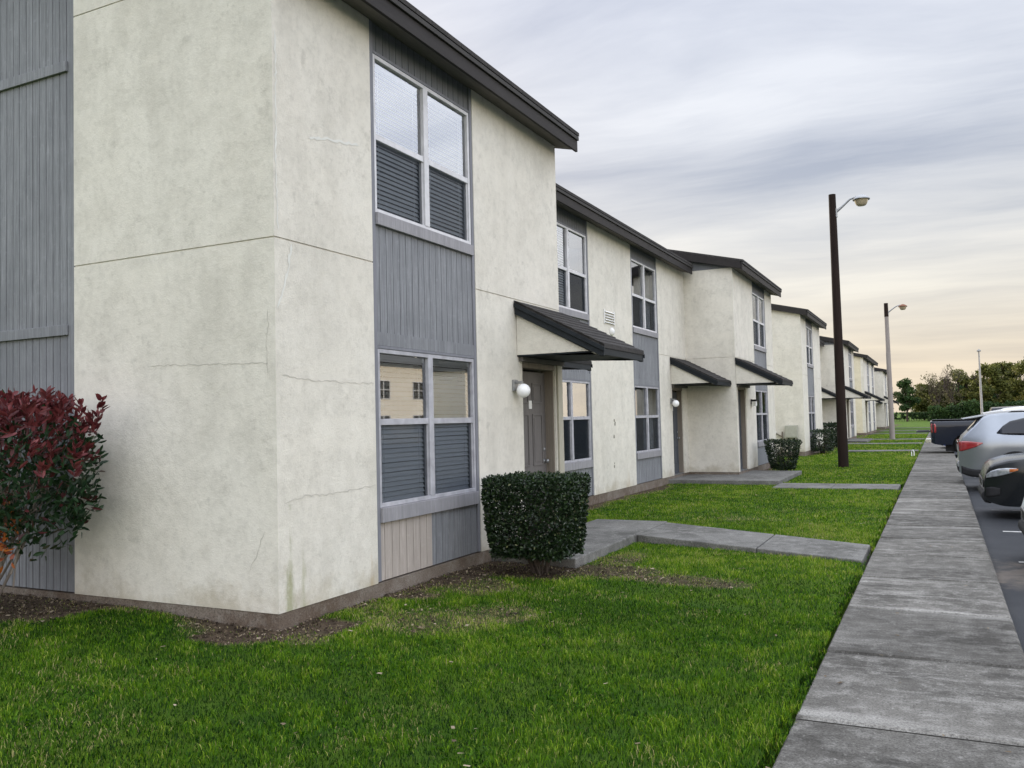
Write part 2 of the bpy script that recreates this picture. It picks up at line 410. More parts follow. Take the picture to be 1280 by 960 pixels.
def door(b, xf, y0, y1, mat='door', knob_right=True, plate=True, rec=.15):
    z0, z1 = ZS+.02, 2.33; xd = xf-rec
    d = MB(); d.box(xd-.045, xd, y0+.03, y1-.03, z0, z1-.03)
    w = y1-y0-.06; pw = (w-.36)/2
    for zz0, zz1 in ((.25, .72), (.86, 1.56), (1.70, 1.98)):
        for k in range(2):
            ya = y0+.03+.12+k*(pw+.12); zo = z0
            # moulding ring and raised field
            d.box(xd-.001, xd+.012, ya, ya+.022, zo+zz0, zo+zz1); d.box(xd-.001, xd+.012, ya+pw-.022, ya+pw, zo+zz0, zo+zz1)
            d.box(xd-.001, xd+.012, ya+.022, ya+pw-.022, zo+zz0, zo+zz0+.022); d.box(xd-.001, xd+.012, ya+.022, ya+pw-.022, zo+zz1-.022, zo+zz1)
            d.box(xd-.001, xd+.006, ya+.05, ya+pw-.05, zo+zz0+.05, zo+zz1-.05)
    o = d.build('door', M[mat], b, bevel=.003)
    ky = y1-.11 if knob_right else y0+.11
    k = MB(); k.lathe([(.001, 0), (.028, 0), (.028, .008), (.012, .012), (.012, .03), (.026, .04), (.03, .055), (.022, .068), (.001, .072)], (xd, ky, 1.08), 'x', 14)
    k.build('knob', M['metal'], o); k = MB(); k.lathe([(.001, 0), (.024, 0), (.024, .015), (.001, .018)], (xd, ky, 1.24), 'x', 14); k.build('deadbolt', M['metal'], o)
    if plate:
        pl = MB(); yc = (y0+y1)/2; pl.box(xd+.002, xd+.007, yc-.045, yc+.045, 1.80, 1.91); pl = pl.build('number_plate', M['white'], o)
    # frame: jambs, head
    f = MB()
    f.box(xf-rec-.05, xf-.03, y0, y0+.028, z0, z1); f.box(xf-rec-.05, xf-.03, y1-.028, y1, z0, z1)
    f.box(xf-rec-.05, xf-.01, y0, y1, z1, z1+.11)
    f.build('door_frame', M['wood'], b, bevel=.003)
    th = MB(); th.box(xf-rec-.05, xf-.02, y0+.03, y1-.03, ZS, z0-.002); th.build('threshold', M['metal'], b)
    return o

def canopy(b, xf, ya, yb, reach=1.17, far_gable=True):
    """small lean-to roof over an entry"""
    s = .525; zt = 3.17; xo = xf+reach; zo = zt-s*reach
    r = MB(); r.prism_y([(xf+.004, zt), (xo+.03, zo-s*.03), (xo+.03, zo-s*.03-.04), (xf+.004, zt-.04)], ya, yb)
    # stepped shingle courses
    n = 9
    for k in range(n):
        xa = xf+.004+(reach+.02)*k/n; xb = xa+(reach+.02)/n
        r.prism_y([(xa, zt-s*(xa-xf)+.003), (xb, zt-s*(xb-xf)+.016), (xb, zt-s*(xb-xf)+.001), (xa, zt-s*(xa-xf)+.001)], ya-.012, yb+.012)
    o = r.build('canopy', M['shingle'], b)
    for y in (ya, yb-.04):
        k = MB(); k.prism_y([(xf+.006, zt-.041), (xo+.02, zo-s*.02-.041), (xo+.02, zo-.15), (xo-.02, zo-.15), (xf+.006, zt-.175)], y, y+.04)
        k.prism_y([(xf+.006, zt-.03), (xo+.035, zo-s*.035-.03), (xo+.035, zo-s*.035-.085), (xf+.006, zt-.085)], y-.022 if y == ya else y+.042, y-.002 if y == ya else y+.062)
        k.build('rake_board', M['canopy_board'], o, bevel=.003)
    k = MB(); k.box(xo-.02, xo+.018, ya+.042, yb-.042, zo-.14, zo-.03); k.build('fascia', M['canopy_board'], o, bevel=.003)
    k = MB(); k.box(xf+.006, xo-.03, ya+.05, yb-.05, 2.46, 2.475); k.build('soffit', M['canopy_board'], o)
    for y in (ya+.052, yb-.092):
        k = MB(); k.prism_y([(xf+.006, zt-.18), (xo-.1, zt-.18-s*(reach-.1)), (xo-.1, 2.478), (xf+.006, 2.478)], y, y+.04); k.build('gable_board', M['stucco'], o)
    k = MB(); k.box(xf+.006, xf+.06, ya+.1, yb-.1, 2.40, 2.457); k.build('ledger_board', M['soffit'], o)
    return o

def facade(b, xf, y0, y1, strips, doors, mat='stucco', ztop=ZT):
    x0 = xf-.18
    ops = sorted([(s[0], s[1], 's') for s in strips]+[(d[0], d[1], 'd') for d in doors])
    def pier(a, c, za, zb):
        if c-a < .01: return
        w = MB()
        if za < ZG < zb:
            w.box(x0, xf, a, c, za, ZG-.006); w.box(x0, xf-.012, a+(.012 if a == y0 else 0), c, ZG-.006, ZG+.006); w.box(x0, xf, a, c, ZG+.006, zb)
        else: w.box(x0, xf, a, c, za, zb)
        w.build('wall', M[mat], b)
    y = y0
    for a, c, k in ops:
        pier(y, a, ZS, ztop)
        if k == 'd': pier(a, c, 2.442, ztop)
        y = c
    pier(y, y1, ZS, ztop)

def end_wall(b, x0, x1, yf, inward=1, mat='stucco', gable_to=None, ztop=ZT, panel=None, full=False, thick=.18):
    """wall in the x direction, outer face at yf; gable_to=(eave x) adds the triangle up to the roof"""
    ya, yb = sorted((yf, yf+.18*inward)); yr = yf+.012*inward; rc, rd = sorted((yr, yf+.18*inward))
    segs = [(x0, x1)]
    if panel: segs = [(x0, panel[0]), (panel[1], x1)]
    for i, (a, c) in enumerate(segs):
        w = MB()
        w.box(a, c, ya, yb, ZS, ZG-.006); w.box(a, c, rc, rd, ZG-.006, ZG+.006); w.box(a, c, ya, yb, ZG+.006, ztop)
        w.build('wall', M[mat], b)
    return None, (ya, yb, rc, rd)

def roof(b, xf, y0, y1, near_rake=True, far_rake=True):
    """gable roof with its ridge along the street"""
    xe = xf+.30; ze = 5.685                                    # top of fascia at the eave
    zr = ze+SLOPE*(xe-XRIDGE); xb = XBACK; zb = zr-SLOPE*(XRIDGE-xb)
    r = MB(); t = .05
    r.prism_y([(xe+.03, ze-SLOPE*.03+t), (XRIDGE, zr+t), (xb, zb+t), (xb, zb), (XRIDGE, zr), (xe+.03, ze-SLOPE*.03)], y0, y1)
    o = r.build('roof', M['shingle'], b)
    k = MB(); k.box(xe-.035, xe, y0, y1, 5.46, 5.615); k.build('fascia', M['fascia'], o, bevel=.004)
    k = MB(); k.box(xe-.02, xe+.025, y0, y1, 5.617, 5.67); k.build('eave_trim', M['edge'], o, bevel=.004)
    k = MB(); k.prism_y([(xf-.02, 5.575), (xe-.036, 5.50), (xe-.036, 5.485), (xf-.02, 5.56)], y0+.05, y1-.05); k.build('soffit', M['soffit'], o)
    for flag, ya in ((near_rake, y0), (far_rake, y1-.04)):
        if not flag: continue
        k = MB()
        zz = lambda x: ze+SLOPE*(xe-x) if x > XRIDGE else zr-SLOPE*(XRIDGE-x)
        yo = ya-.003 if ya == y0 else ya+.003
        k.prism_y([(xe-.04, zz(xe-.04)-.004), (XRIDGE, zr-.004), (xb+.02, zb-.004), (xb+.02, zb-.2), (XRIDGE, zr-.2), (xe-.04, zz(xe-.04)-.2)], yo, yo+.04)
        k.build('rake_board', M['fascia'], o, bevel=.004)
    return o, zr

def gable_piece(b, xf, x0, x1, ya, yb, z0, mat, name):
    """fill between z0 and the underside of the roof of the segment whose facade is xf"""
    xe = xf+.30; ze = 5.685
    zz = lambda x: ze+SLOPE*(xe-x) if x > XRIDGE else ze+SLOPE*(xe-XRIDGE)-SLOPE*(XRIDGE-x)
    pts = [(x0, z0), (x1, z0), (x1, zz(x1)-.01)]
    if x0 < XRIDGE < x1: pts.append((XRIDGE, zz(XRIDGE)-.01))
    pts.append((x0, zz(x0)-.01))
    k = MB(); k.prism_y(pts, ya, yb); return k.build(name, M[mat], b)

def foundation(b, segs, ends):
    k = MB()
    for xf, y0, y1 in segs:
        k = MB(); k.box(xf-.25, xf-.006, y0+.006, y1-.006, -.25, ZS-.004); k.build('foundation', M['foundation'], b)
    for x0, x1, y in ends:
        k = MB(); k.box(x0, x1-.242, y, y+.2, -.25, ZS-.004); k.build('foundation', M['foundation'], b)

def hidden_shell(b, y0, y1):
    """back wall and upper floor closing the house"""
    k = MB(); k.box(XBACK+.3, XBACK+.48, y0, y1, -.2, 5.6); k.build('rear_wall', M['stucco'], b)
    k = MB(); k.box(XBACK+.5, -6.5, y0+.2, y1-.2, 2.95, 3.1); k.build('floor_slab', M['soffit'], b)

# ---- first (near) building: two proud ends, two recessed units between
B1 = empty('apartment_building', (-4.78, 5.36, 0)); B1O = Vector((-4.78, 5.36, 0))
tag(B1, 'nearest pale stucco apartment row, its side wall beside the red shrub', 'building', 'apartment rows along the lawn')
def world_parent(root):
    """children were modelled in world coordinates: keep them there"""
    inv = Matrix.Translation(-root.location)
    for ch in list(root.children):
        ch.matrix_parent_inverse = inv

Y1A, Y1B, Y1C, Y1D = 5.36, 11.2, 22.95, 28.82
facade(B1, XF, Y1A, Y1B, [(6.72, 8.75)], [(9.95, 11.0)])
strip(B1, XF, 6.72, 8.75, win=('blinds', 'blinds'), split=True)
facade(B1, XR, Y1B, Y1C, [(13.80, 15.82), (18.45, 20.45)], [(11.45, 12.45), (21.5, 22.5)])
strip(B1, XR, 13.80, 15.82, win=('none', 'half'))
strip(B1, XR, 18.45, 20.45, win=('curtain', 'curtain'))
facade(B1, XF, Y1C, Y1D, [(25.62, 27.62)], [(23.15, 24.2)])
strip(B1, XF, 25.62, 27.62, win=('curtain', 'blinds'))
door(B1, XF, 9.95, 11.0, 'door', True); door(B1, XR, 11.45, 12.45, 'door', False)
door(B1, XR, 21.5, 22.5, 'door_blue', True); door(B1, XF, 23.15, 24.2, 'door_blue', False)
canopy(B1, XF, 9.75, 11.30); canopy(B1, XR, 11.3, 12.75); canopy(B1, XR, 21.40, 22.93); canopy(B1, XF, 22.92, 24.62)
for x, y in ((XF, 11.1),): 
    k = MB(); k.box(x+.004, x+.03, 11.03, 11.19, ZS, 2.44); k.build('corner_trim', M['wood_pale'], B1, bevel=.004)
wall_lamp(B1, XF, 9.70, 2.02); wall_lamp(B1, XR, 21.35, 1.98); wall_lamp(B1, XF, 24.9, 1.95, lantern=True)
# near side wall: stucco, then the long grooved grey panel
w, (ya, yb, rc, rd) = end_wall(B1, XBACK+.48, XF-.18, Y1A, 1, panel=(-9.7, -7.21))
gable_piece(B1, XF, XBACK+.48, -9.7, ya, yb, ZT, 'stucco', 'wall')
gable_piece(B1, XF, -7.21, XF-.02, ya, yb, ZT+.012, 'stucco', 'wall')
k = MB(); k.box(-7.21, XF-.18, Y1A+.012, yb, ZT, ZT+.012); k.build('wall', M['stucco'], B1)
p = MB(); groove_panel_side(p, Y1A+.012, -9.69, -7.22, ZS+.01, 6.9); p.build('side_panel', M['panel'], B1)
for zz in (2.55, 5.07):
    p = MB(); p.box(-9.69, -7.30, Y1A-.016, Y1A+.01, zz, zz+.10); p.build('panel_trim', M['panel'], B1, bevel=.004)
# far end wall and the two inner return walls
w, (ya, yb, rc, rd) = end_wall(B1, XBACK+.48, XF-.18, Y1D, -1, mat='stucco')
gable_piece(B1, XF, XBACK+.48, XF-.02, ya, yb, ZT, 'stucco', 'wall')
w, (ya, yb, rc, rd) = end_wall(B1, XR-.18, XF-.18, Y1B, -1, mat='stucco')
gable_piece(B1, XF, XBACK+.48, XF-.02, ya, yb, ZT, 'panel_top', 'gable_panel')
w, (ya, yb, rc, rd) = end_wall(B1, XR-.0, XF-.18, Y1C, 1, mat='stucco')
g = MB(); groove_panel_side(g, ya+.01, -8.6, XF-.02, ZT-.03, ZT+.02)
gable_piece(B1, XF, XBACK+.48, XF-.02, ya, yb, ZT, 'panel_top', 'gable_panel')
roof(B1, XF, Y1A-.15, Y1B+.13); roof(B1, XR, Y1B+.135, Y1C-.165, False, False); roof(B1, XF, Y1C-.16, Y1D+.17)
foundation(B1, [(XF, Y1A, Y1B), (XR, Y1B, Y1C), (XF, Y1C, Y1D)], [(XBACK+.5, XF-.01, Y1A+.006), (XR-.1, XF-.01, Y1B-.21), (XR-.1, XF-.01, Y1C+.006), (XBACK+.5, XF-.01, Y1D-.21)])
hidden_shell(B1, Y1A+.18, Y1D-.18)
# louvred vent, patched marks and caulked cracks
v = MB(); yv0, yv1, zv = 16.62, 17.24, 3.60
v.box(XR+.002, XR+.02, yv0, yv0+.03, zv, zv+.3); v.box(XR+.002, XR+.02, yv1-.03, yv1, zv, zv+.3)
for k in range(5): v.add([(XR+.004, yv0+.03, zv+.05+k*.055), (XR+.035, yv0+.03, zv+.02+k*.055), (XR+.035, yv1-.03, zv+.02+k*.055), (XR+.004, yv1-.03, zv+.05+k*.055)], [(0, 1, 2, 3)])
v.build('wall_vent', M['white'], B1, fixn=False)
v = MB(); v.lathe([(.001, .07), (.05, .06), (.085, .03), (.09, .002)], (XR, 17.06, 3.46), 'x', 16); v.build('vent_cap', M['white'], B1)

def ribbon(mb, pts, w, face, seed=0, jit=.02, off=.0025):
    """ragged line on a wall: face 'x' -> pts are (y,z) at x=face[1]; 'y' -> pts (x,z) at y"""
    rr = random.Random(seed); P = []
    for i in range(len(pts)-1):
        (a, b_), (c, d) = pts[i], pts[i+1]; n = max(2, int(math.hypot(c-a, d-b_)/.035))
        for k in range(n): P.append((a+(c-a)*k/n+rr.uniform(-jit, jit)*.5, b_+(d-b_)*k/n+rr.uniform(-jit, jit)*.5))
    P.append(pts[-1]); vs = []
    for i, (a, b_) in enumerate(P):
        n0, n1 = P[max(0, i-1)], P[min(len(P)-1, i+1)]; dx, dz = n1[0]-n0[0], n1[1]-n0[1]; L = math.hypot(dx, dz) or 1
        ww = w*(.35+rr.random())*.5*(1 if 0 < i < len(P)-1 else .2)
        for s in (1, -1):
            q = (a-dz/L*ww*s, b_+dx/L*ww*s)
            vs.append((face[1]+off, q[0], q[1]) if face[0] == 'x' else (q[0], face[1]-off, q[1]))
    mb.add(vs, [(2*i, 2*i+1, 2*i+3, 2*i+2) for i in range(len(P)-1)])
M['caulk'] = plain('caulk', (.66, .66, .61), .7, 0, .1)
M['crack'] = plain('crack_line', (.26, .25, .21), .9, 0, .3)
M['crack_soft'] = plain('crack_soft', (.53, .51, .45), .9, 0, .2)
fx, sy = ('x', XF), ('y', Y1A)
q = MB()
ribbon(q, [(5.395, 4.9), (5.40, 4.46), (5.385, 3.9), (5.40, 3.25)], .018, fx, 1)
ribbon(q, [(5.80, 4.13), (6.05, 4.19), (6.52, 4.26)], .022, fx, 2)
ribbon(q, [(5.57, 3.16), (5.52, 2.95), (5.45, 2.75), (5.385, 2.61)], .024, fx, 3)
q.build('caulk_line', M['caulk'], B1, fixn=False)
q = MB()
ribbon(q, [(5.45, 1.03), (5.7, 1.06), (6.05, 1.05), (6.71, 1.075)], .009, fx, 4)
ribbon(q, [(-4.92, .80), (-4.99, .62), (-5.10, .46)], .006, sy, 6)
q.build('crack_line', M['crack_soft'], B1, fixn=False)
q = MB()
ribbon(q, [(5.42, 2.06), (5.9, 2.03), (6.70, 2.03)], .007, fx, 5)
ribbon(q, [(-6.2, 2.21), (-5.6, 2.19), (-4.86, 2.16)], .008, sy, 7)
ribbon(q, [(-4.85, 2.6), (-4.87, 2.3), (-4.86, 2.06)], .006, sy, 8)
q.build('hairline_crack', M['crack_soft'], B1, fixn=False)
q = MB()
for (yy, zz, s) in ((17.08, 1.60, .045), (17.12, 1.53, .05), (17.04, 1.26, .05), (17.01, .64, .04), (17.02, .71, .025)):
    nn = 9; q.add([(XR+.003, yy+s*(.6+.5*random.random())*math.cos(2*math.pi*k/nn), zz+s*(.6+.5*random.random())*math.sin(2*math.pi*k/nn)) for k in range(nn)], [tuple(range(nn))])
q.build('bolt_hole', M['crack'], B1, fixn=False)
world_parent(B1)

# ---- second building
B2 = empty('apartment_building', (-4.78, 35.42, 0))
tag(B2, 'second apartment row past the lawn gap, stucco end wall carrying a beige meter box', 'building', 'apartment rows along the lawn')
Y2A, Y2B, Y2C, Y2D = 35.42, 41.4, 52.45, 58.9
facade(B2, XF, Y2A, Y2B, [(36.9, 38.9)], []); strip(B2, XF, 36.9, 38.9, win=('curtain', 'blinds'))
facade(B2, XR, Y2B, Y2C, [(43.6, 45.6), (47.6, 49.6)], [(50.9, 52.0)])
strip(B2, XR, 43.6, 45.6); strip(B2, XR, 47.6, 49.6)
facade(B2, XF, Y2C, Y2D, [(55.4, 57.4)], [(53.2, 54.4)]); strip(B2, XF, 55.4, 57.4, win=('curtain', 'blinds'))
door(B2, XR, 50.9, 52.0, 'door_blue', True); door(B2, XF, 53.2, 54.4, 'door_blue', False)
canopy(B2, XR, 50.7, 52.43); canopy(B2, XF, 52.42, 55.0); wall_lamp(B2, XR, 50.55, 1.98)
for yy, inw in ((Y2A, 1), (Y2D, -1)):
    w, (ya, yb, rc, rd) = end_wall(B2, XBACK+.48, XF-.18, yy, inw, mat='stucco')
    gable_piece(B2, XF, XBACK+.48, XF-.02, ya, yb, ZT, 'stucco', 'wall')
for yy, inw in ((Y2B, -1), (Y2C, 1)):
    w, (ya, yb, rc, rd) = end_wall(B2, XR, XF-.18, yy, inw, mat='stucco')
    gable_piece(B2, XF, XBACK+.48, XF-.02, ya, yb, ZT, 'panel_top', 'gable_panel')
roof(B2, XF, Y2A-.15, Y2B+.15); roof(B2, XR, Y2B+.155, Y2C-.165, False, False); roof(B2, XF, Y2C-.16, Y2D+.15)
foundation(B2, [(XF, Y2A, Y2B), (XR, Y2B, Y2C), (XF, Y2C, Y2D)], [(XBACK+.5, XF-.01, Y2A+.006), (XR-.1, XF-.01, Y2C+.006)])
hidden_shell(B2, Y2A+.18, Y2D-.18)
world_parent(B2)

# ---- third building (tan end wall)
B3 = empty('apartment_building', (-4.78, 66.6, 0))
tag(B3, 'third apartment row with a tan end wall, behind the grey lamp pole', 'building', 'apartment rows along the lawn')
Y3A, Y3B, Y3C, Y3D = 66.6, 78.2, 91.0, 98.0
facade(B3, XF, Y3A, Y3B, [(70.1, 72.0), (75.0, 76.9)], [(67.3, 68.5)]); strip(B3, XF, 70.1, 72.0); strip(B3, XF, 75.0, 76.9)
facade(B3, XR, Y3B, Y3C, [(81, 83), (85.5, 87.5)], [(89.2, 90.4)]); strip(B3, XR, 81, 83); strip(B3, XR, 85.5, 87.5)
facade(B3, XF, Y3C, Y3D, [(94.0, 96.0)], [(91.6, 92.8)]); strip(B3, XF, 94.0, 96.0)
door(B3, XF, 67.3, 68.5, 'door_blue', False); door(B3, XR, 89.2, 90.4, 'door_blue'); door(B3, XF, 91.6, 92.8, 'door_blue', False)
canopy(B3, XF, 66.8, 69.3); canopy(B3, XR, 88.9, 90.95); canopy(B3, XF, 90.95, 93.4); wall_lamp(B3, XR, 88.6, 1.98)
w, (ya, yb, rc, rd) = end_wall(B3, XBACK+.48, XF-.18, Y3A, 1, mat='stucco_tan')
gable_piece(B3, XF, XBACK+.48, XF-.02, ya, yb, ZT, 'stucco_tan', 'wall')
w, (ya, yb, rc, rd) = end_wall(B3, XBACK+.48, XF-.18, Y3D, -1, mat='stucco')
gable_piece(B3, XF, XBACK+.48, XF-.02, ya, yb, ZT, 'stucco', 'wall')
for yy, inw in ((Y3B, -1), (Y3C, 1)):
    w, (ya, yb, rc, rd) = end_wall(B3, XR, XF-.18, yy, inw, mat='stucco')
    gable_piece(B3, XF, XBACK+.48, XF-.02, ya, yb, ZT, 'panel_top', 'gable_panel')
roof(B3, XF, Y3A-.15, Y3B+.15); roof(B3, XR, Y3B+.155, Y3C-.165, False, False); roof(B3, XF, Y3C-.16, Y3D+.15)
foundation(B3, [(XF, Y3A, Y3B), (XR, Y3B, Y3C), (XF, Y3C, Y3D)], [(XBACK+.5, XF-.01, Y3A+.006), (XR-.1, XF-.01, Y3C+.006)])
hidden_shell(B3, Y3A+.18, Y3D-.18)
world_parent(B3)

# ---- the cream row across the car park: the photograph shows it mirrored in the windows
B4 = empty('apartment_building', (30, 45, 0))
tag(B4, 'cream apartment row across the car park, seen as a warm reflection in window panes', 'building', 'apartment rows along the lawn')
for bi, (ya, yb) in enumerate(((44, 64), (70, 96))):
    w = MB(); w.box(30, 38, ya, yb, -.12, 6.5); w.build('wall', M['stucco_cream'], B4)
    r = MB(); r.prism_y([(29.4, 6.52), (34, 8.2), (38.6, 6.52), (38.6, 6.4), (29.4, 6.4)], ya-.4, yb+.4); r.build('roof', M['shingle'], B4)
    y = ya+1.6
    while y < yb-2:
        for z in (.8, 3.6):
            f = MB(); f.box(29.95, 29.997, y, y+1.8, z, z+1.5); f = f.build('window', M['frame'], B4)
            p = MB()
            for dy in (.06, .93):
                for dz in (.06, .78): p.box(29.93, 29.948, y+dy, y+dy+.81, z+dz, z+dz+.66)
            p.build('pane', M['glass_low'], f)
        y += 5.2
world_parent(B4)

# ------------------------------------------------------------------ ground
def dirt_mask(x, y):
    """0 = thick lawn, 1 = bare soil (own colour of the ground)"""
    n = fbm(x*1.3, y*1.3, 3)*1.0-.5
    d = np.zeros_like(x)
    dx = x-XF                                                   # in front of the near facade
    m = (y > Y1A-.5) & (y < 9.3) & (dx > -.5)
    d = np.where(m, np.maximum(d, np.clip((.40+2.2*n - dx)/.40, 0, 1)), d)
    dy = Y1A-y                                                  # along the near side wall
    wdt = np.where(x < -6.6, .95, .20)+np.clip((-6.2-x), 0, 1)*.35
    m = (x < XF+.5) & (dy > -.5)
    d = np.where(m, np.maximum(d, np.clip((wdt+1.0*n-dy)/.28, 0, 1)), d)
    dx = x-XR
    m = (y > 13) & (y < 21.5)
    d = np.where(m, np.maximum(d, np.clip((.42+.8*n-dx)/.25, 0, 1)), d)
    m = (y > 24.4) & (y < 29.5) & (x > XF-.1)
    d = np.where(m, np.maximum(d, np.clip((.45+.8*n-(x-XF))/.25, 0, 1)), d)
    m = (y > 35) & (x > XF-.1)
    d = np.where(m, np.maximum(d, np.clip((.35+.8*n-(x-XF))/.25, 0, 1)), d)
    for cx, cy, rx, ry, a in ((-2.45, 8.65, .75, .35, .75), (-3.35, 8.9, .7, .5, .85), (-4.1, 8.7, .8, .7, 1.0), (-3.95, 6.1, .55, .5, .55), (-4.5, 5.25, .35, .25, .8), (-4.2, 7.6, .5, .45, .7), (-3.45, 9.7, .28, .7, .6), (-3.55, 6.4, .5, .6, .55), (-2.6, 14.2, .9, .5, .35)):
        q = ((x-cx)/rx)**2+((y-cy)/ry)**2
        d = np.maximum(d, np.clip(a*1.5*(1-q)+1.6*n*(q < 1.6), 0, a))
    return d

PATHS = [(-3.45, -.80, 19.95, 21.25), (-3.6, -.80, 39.0, 40.2), (-4.7, -.80, 48.0, 49.1), (-4.7, -.80, 55.2, 56.4), (-4.7, -.80, 69, 70.2), (-4.7, -.80, 80, 81.2), (-4.7, -.8, 92, 93.2)]
PORCH = [(-4.85, -3.72, 9.0, 12.65), (-6.2, -3.45, 20.95, 24.75), (-6.1, -3.6, 50.6, 55.1)]
def hard_mask(x, y, pad=0.0):
    h = np.zeros(x.shape, bool)
    for x0, x1, y0, y1 in PATHS+PORCH: h |= (x > x0-pad) & (x < x1+pad) & (y > y0-pad) & (y < y1+pad)
    tt = np.clip((-.835-x)/2.877, 0, 1); h |= (x > -3.75) & (x < -.8) & (y > 10.33+.84*tt-pad) & (y < 11.57+1.03*tt+pad)
    h |= (y > Y1A-pad) & (y < Y1B) & (x < XF+pad); h |= (y > Y1B-1) & (y < Y1C+1) & (x < XR+pad); h |= (y > Y1C-pad) & (y < Y1D+pad) & (x < XF+pad)
    h |= (y > 35.4) & (y < 59) & (x < np.where((y > 41.4) & (y < 52.4), XR, XF)+pad); h |= (y > 66.6) & (y < 98) & (x < np.where((y > 78) & (y < 91), XR, XF)+pad)
    return h

def ground_z(x, y):
    return -.022+.028*(fbm(x*.9, y*.9, 21)-.5)+np.where(y < 12, .075*np.clip((-5.1-x)/1.3, 0, 1), 0)+np.where(y < 10, .035*np.clip((-3.7-x)/.9, 0, 1)*np.clip((9.8-y)/1.5, 0, 1), 0)

def lawn_mat():
    t = NT('lawn_soil'); p = t.pos()
    d = t.node('ShaderNodeAttribute', _attribute_name='dirt').outputs['Fac']
    n1 = t.noise(p, 1.1, 5, .6); n2 = t.noise(p, 18, 8, .75); n3 = t.noise(p, 5, 6, .7)
    g = t.mix(t.ramp(n1, [(.35, 0.0), (.65, 1.0)]), (.032, .082, .005), (.080, .132, .009))
    g = t.mix(t.math('MULTIPLY', t.ramp(n2, [(.4, 0.0), (.7, 1.0)]), .6), g, (.018, .045, .004))
    g = t.mix(t.math('MULTIPLY', t.ramp(n3, [(.58, 0.0), (.75, 1.0)]), .35), g, (.11, .10, .035))
    s = t.mix(t.ramp(n3, [(.35, 0.0), (.65, 1.0)]), (.042, .030, .020), (.100, .074, .050))
    s = t.mix(t.math('MULTIPLY', t.ramp(n2, [(.52, 0.0), (.75, 1.0)]), .6), s, (.14, .11, .085))
    s = t.mix(t.math('MULTIPLY', t.ramp(t.noise(p, 33, 6, .8), [(.52, 0.0), (.66, 1.0)]), .8), s, (.025, .018, .016))
    c = t.mix(d, g, s)
    return t.done(t.pbsdf(c, .95, t.bump(t.math('ADD', n2, n3), .9, .03)))
M['lawn'] = lawn_mat()

def grid(name, xs, ys, zfun, mat, attr=None, kind='structure', cat=None):
    X, Y = np.meshgrid(xs, ys); Z = zfun(X, Y)
    v = np.stack([X.ravel(), Y.ravel(), Z.ravel()], 1); nx, ny = len(xs), len(ys)
    i = (np.arange(ny-1)[:, None]*nx+np.arange(nx-1)[None]).ravel()
    loops = np.stack([i, i+1, i+1+nx, i+nx], 1).ravel()
    o = npmesh(name, v, loops, np.arange(len(i))*4, mat, None, {k: f(X, Y).ravel() for k, f in (attr or {}).items()}, True)
    o['kind'] = kind
    return o
xs = np.arange(-13, -.779, .09); ys = np.arange(-4, 32.01, .09)
grid('lawn', xs, ys, ground_z, M['lawn'], {'dirt': dirt_mask})
xs = np.linspace(-40, -.785, 60); ys = np.concatenate([np.linspace(32.0, 120, 180)])
grid('lawn', xs, ys, lambda x, y: ground_z(x, y), M['lawn'], {'dirt': dirt_mask})
g = MB(); g.add([(-900, -300, -.2), (900, -300, -.2), (900, 1500, -.2), (-900, 1500, -.2)], [(0, 1, 2, 3)]); o = g.build('ground', M['lawn']); o['kind'] = 'structure'
g = MB(); g.add([(-60, 120, -.03), (60, 120, -.03), (60, 400, -.03), (-60, 400, -.03)], [(0, 1, 2, 3)]); o = g.build('field', M['lawn']); o['kind'] = 'structure'
g = MB(); g.add([(-40, -30, -.06), (-13, -30, -.06), (-13, 32, -.06), (-40, 32, -.06)], [(0, 1, 2, 3)]); o = g.build('lawn', M['lawn']); o['kind'] = 'structure'

def asphalt():
    t = NT('asphalt'); p = t.pos()
    n1 = t.noise(p, .5, 5, .6); n2 = t.noise(p, 90, 4, .8); n3 = t.noise(p, 3, 6, .7)
    c = t.mix(t.ramp(n1, [(.35, 0.0), (.7, 1.0)]), (.012, .014, .018), (.024, .027, .032))
    c = t.mix(t.math('MULTIPLY', t.ramp(n2, [(.5, 0.0), (.75, 1.0)]), .5), c, (.07, .07, .075))
    # sandy silt washed against the kerb
    sp = t.sep(p)
    dx = t.math('DIVIDE', t.math('SUBTRACT', sp[0], .78), .55); dy = t.math('DIVIDE', t.math('SUBTRACT', sp[1], 10.6), 1.5)
    q = t.math('ADD', t.math('MULTIPLY', dx, dx), t.math('MULTIPLY', dy, dy))
    q = t.math('ADD', q, t.math('MULTIPLY', t.math('SUBTRACT', n3, .5), 3.2))
    c = t.mix(t.math('MULTIPLY', t.ramp(q, [(.0, 1.0), (.6, 0.0)]), .5), c, (.20, .165, .13))
    r = t.ramp(n1, [(.35, .5), (.7, .8)])
    return t.done(t.pbsdf(c, r, t.bump(n2, .8, .008), Specular__IOR__Level=.25))
M['asphalt'] = asphalt()
g = MB(); g.add([(.45, -30, -.125), (29.9, -30, -.125), (29.9, 118, -.125), (.45, 118, -.125)], [(0, 1, 2, 3)]); o = g.build('car_park', M['asphalt']); o['kind'] = 'structure'
M['stripe'] = painted('worn_stripe', (.5, .5, .48), (.2, .2, .2), .7, (3, 3, 3), .2, .9)
g = MB()
for yy in (8.7, 11.5, 14.3, 17.25, 19.75, 22.75, 25.5, 28.2, 31.0, 33.8, 36.6, 39.4): g.add([(.75, yy, -.121), (5.6, yy, -.121), (5.6, yy+.1, -.121), (.75, yy+.1, -.121)], [(0, 1, 2, 3)])
o = g.build('parking_stripes', M['stripe']); o['kind'] = 'structure'

M['joint_dirt'] = plain('joint_dirt', (.022, .02, .016), .95, 0, .4)
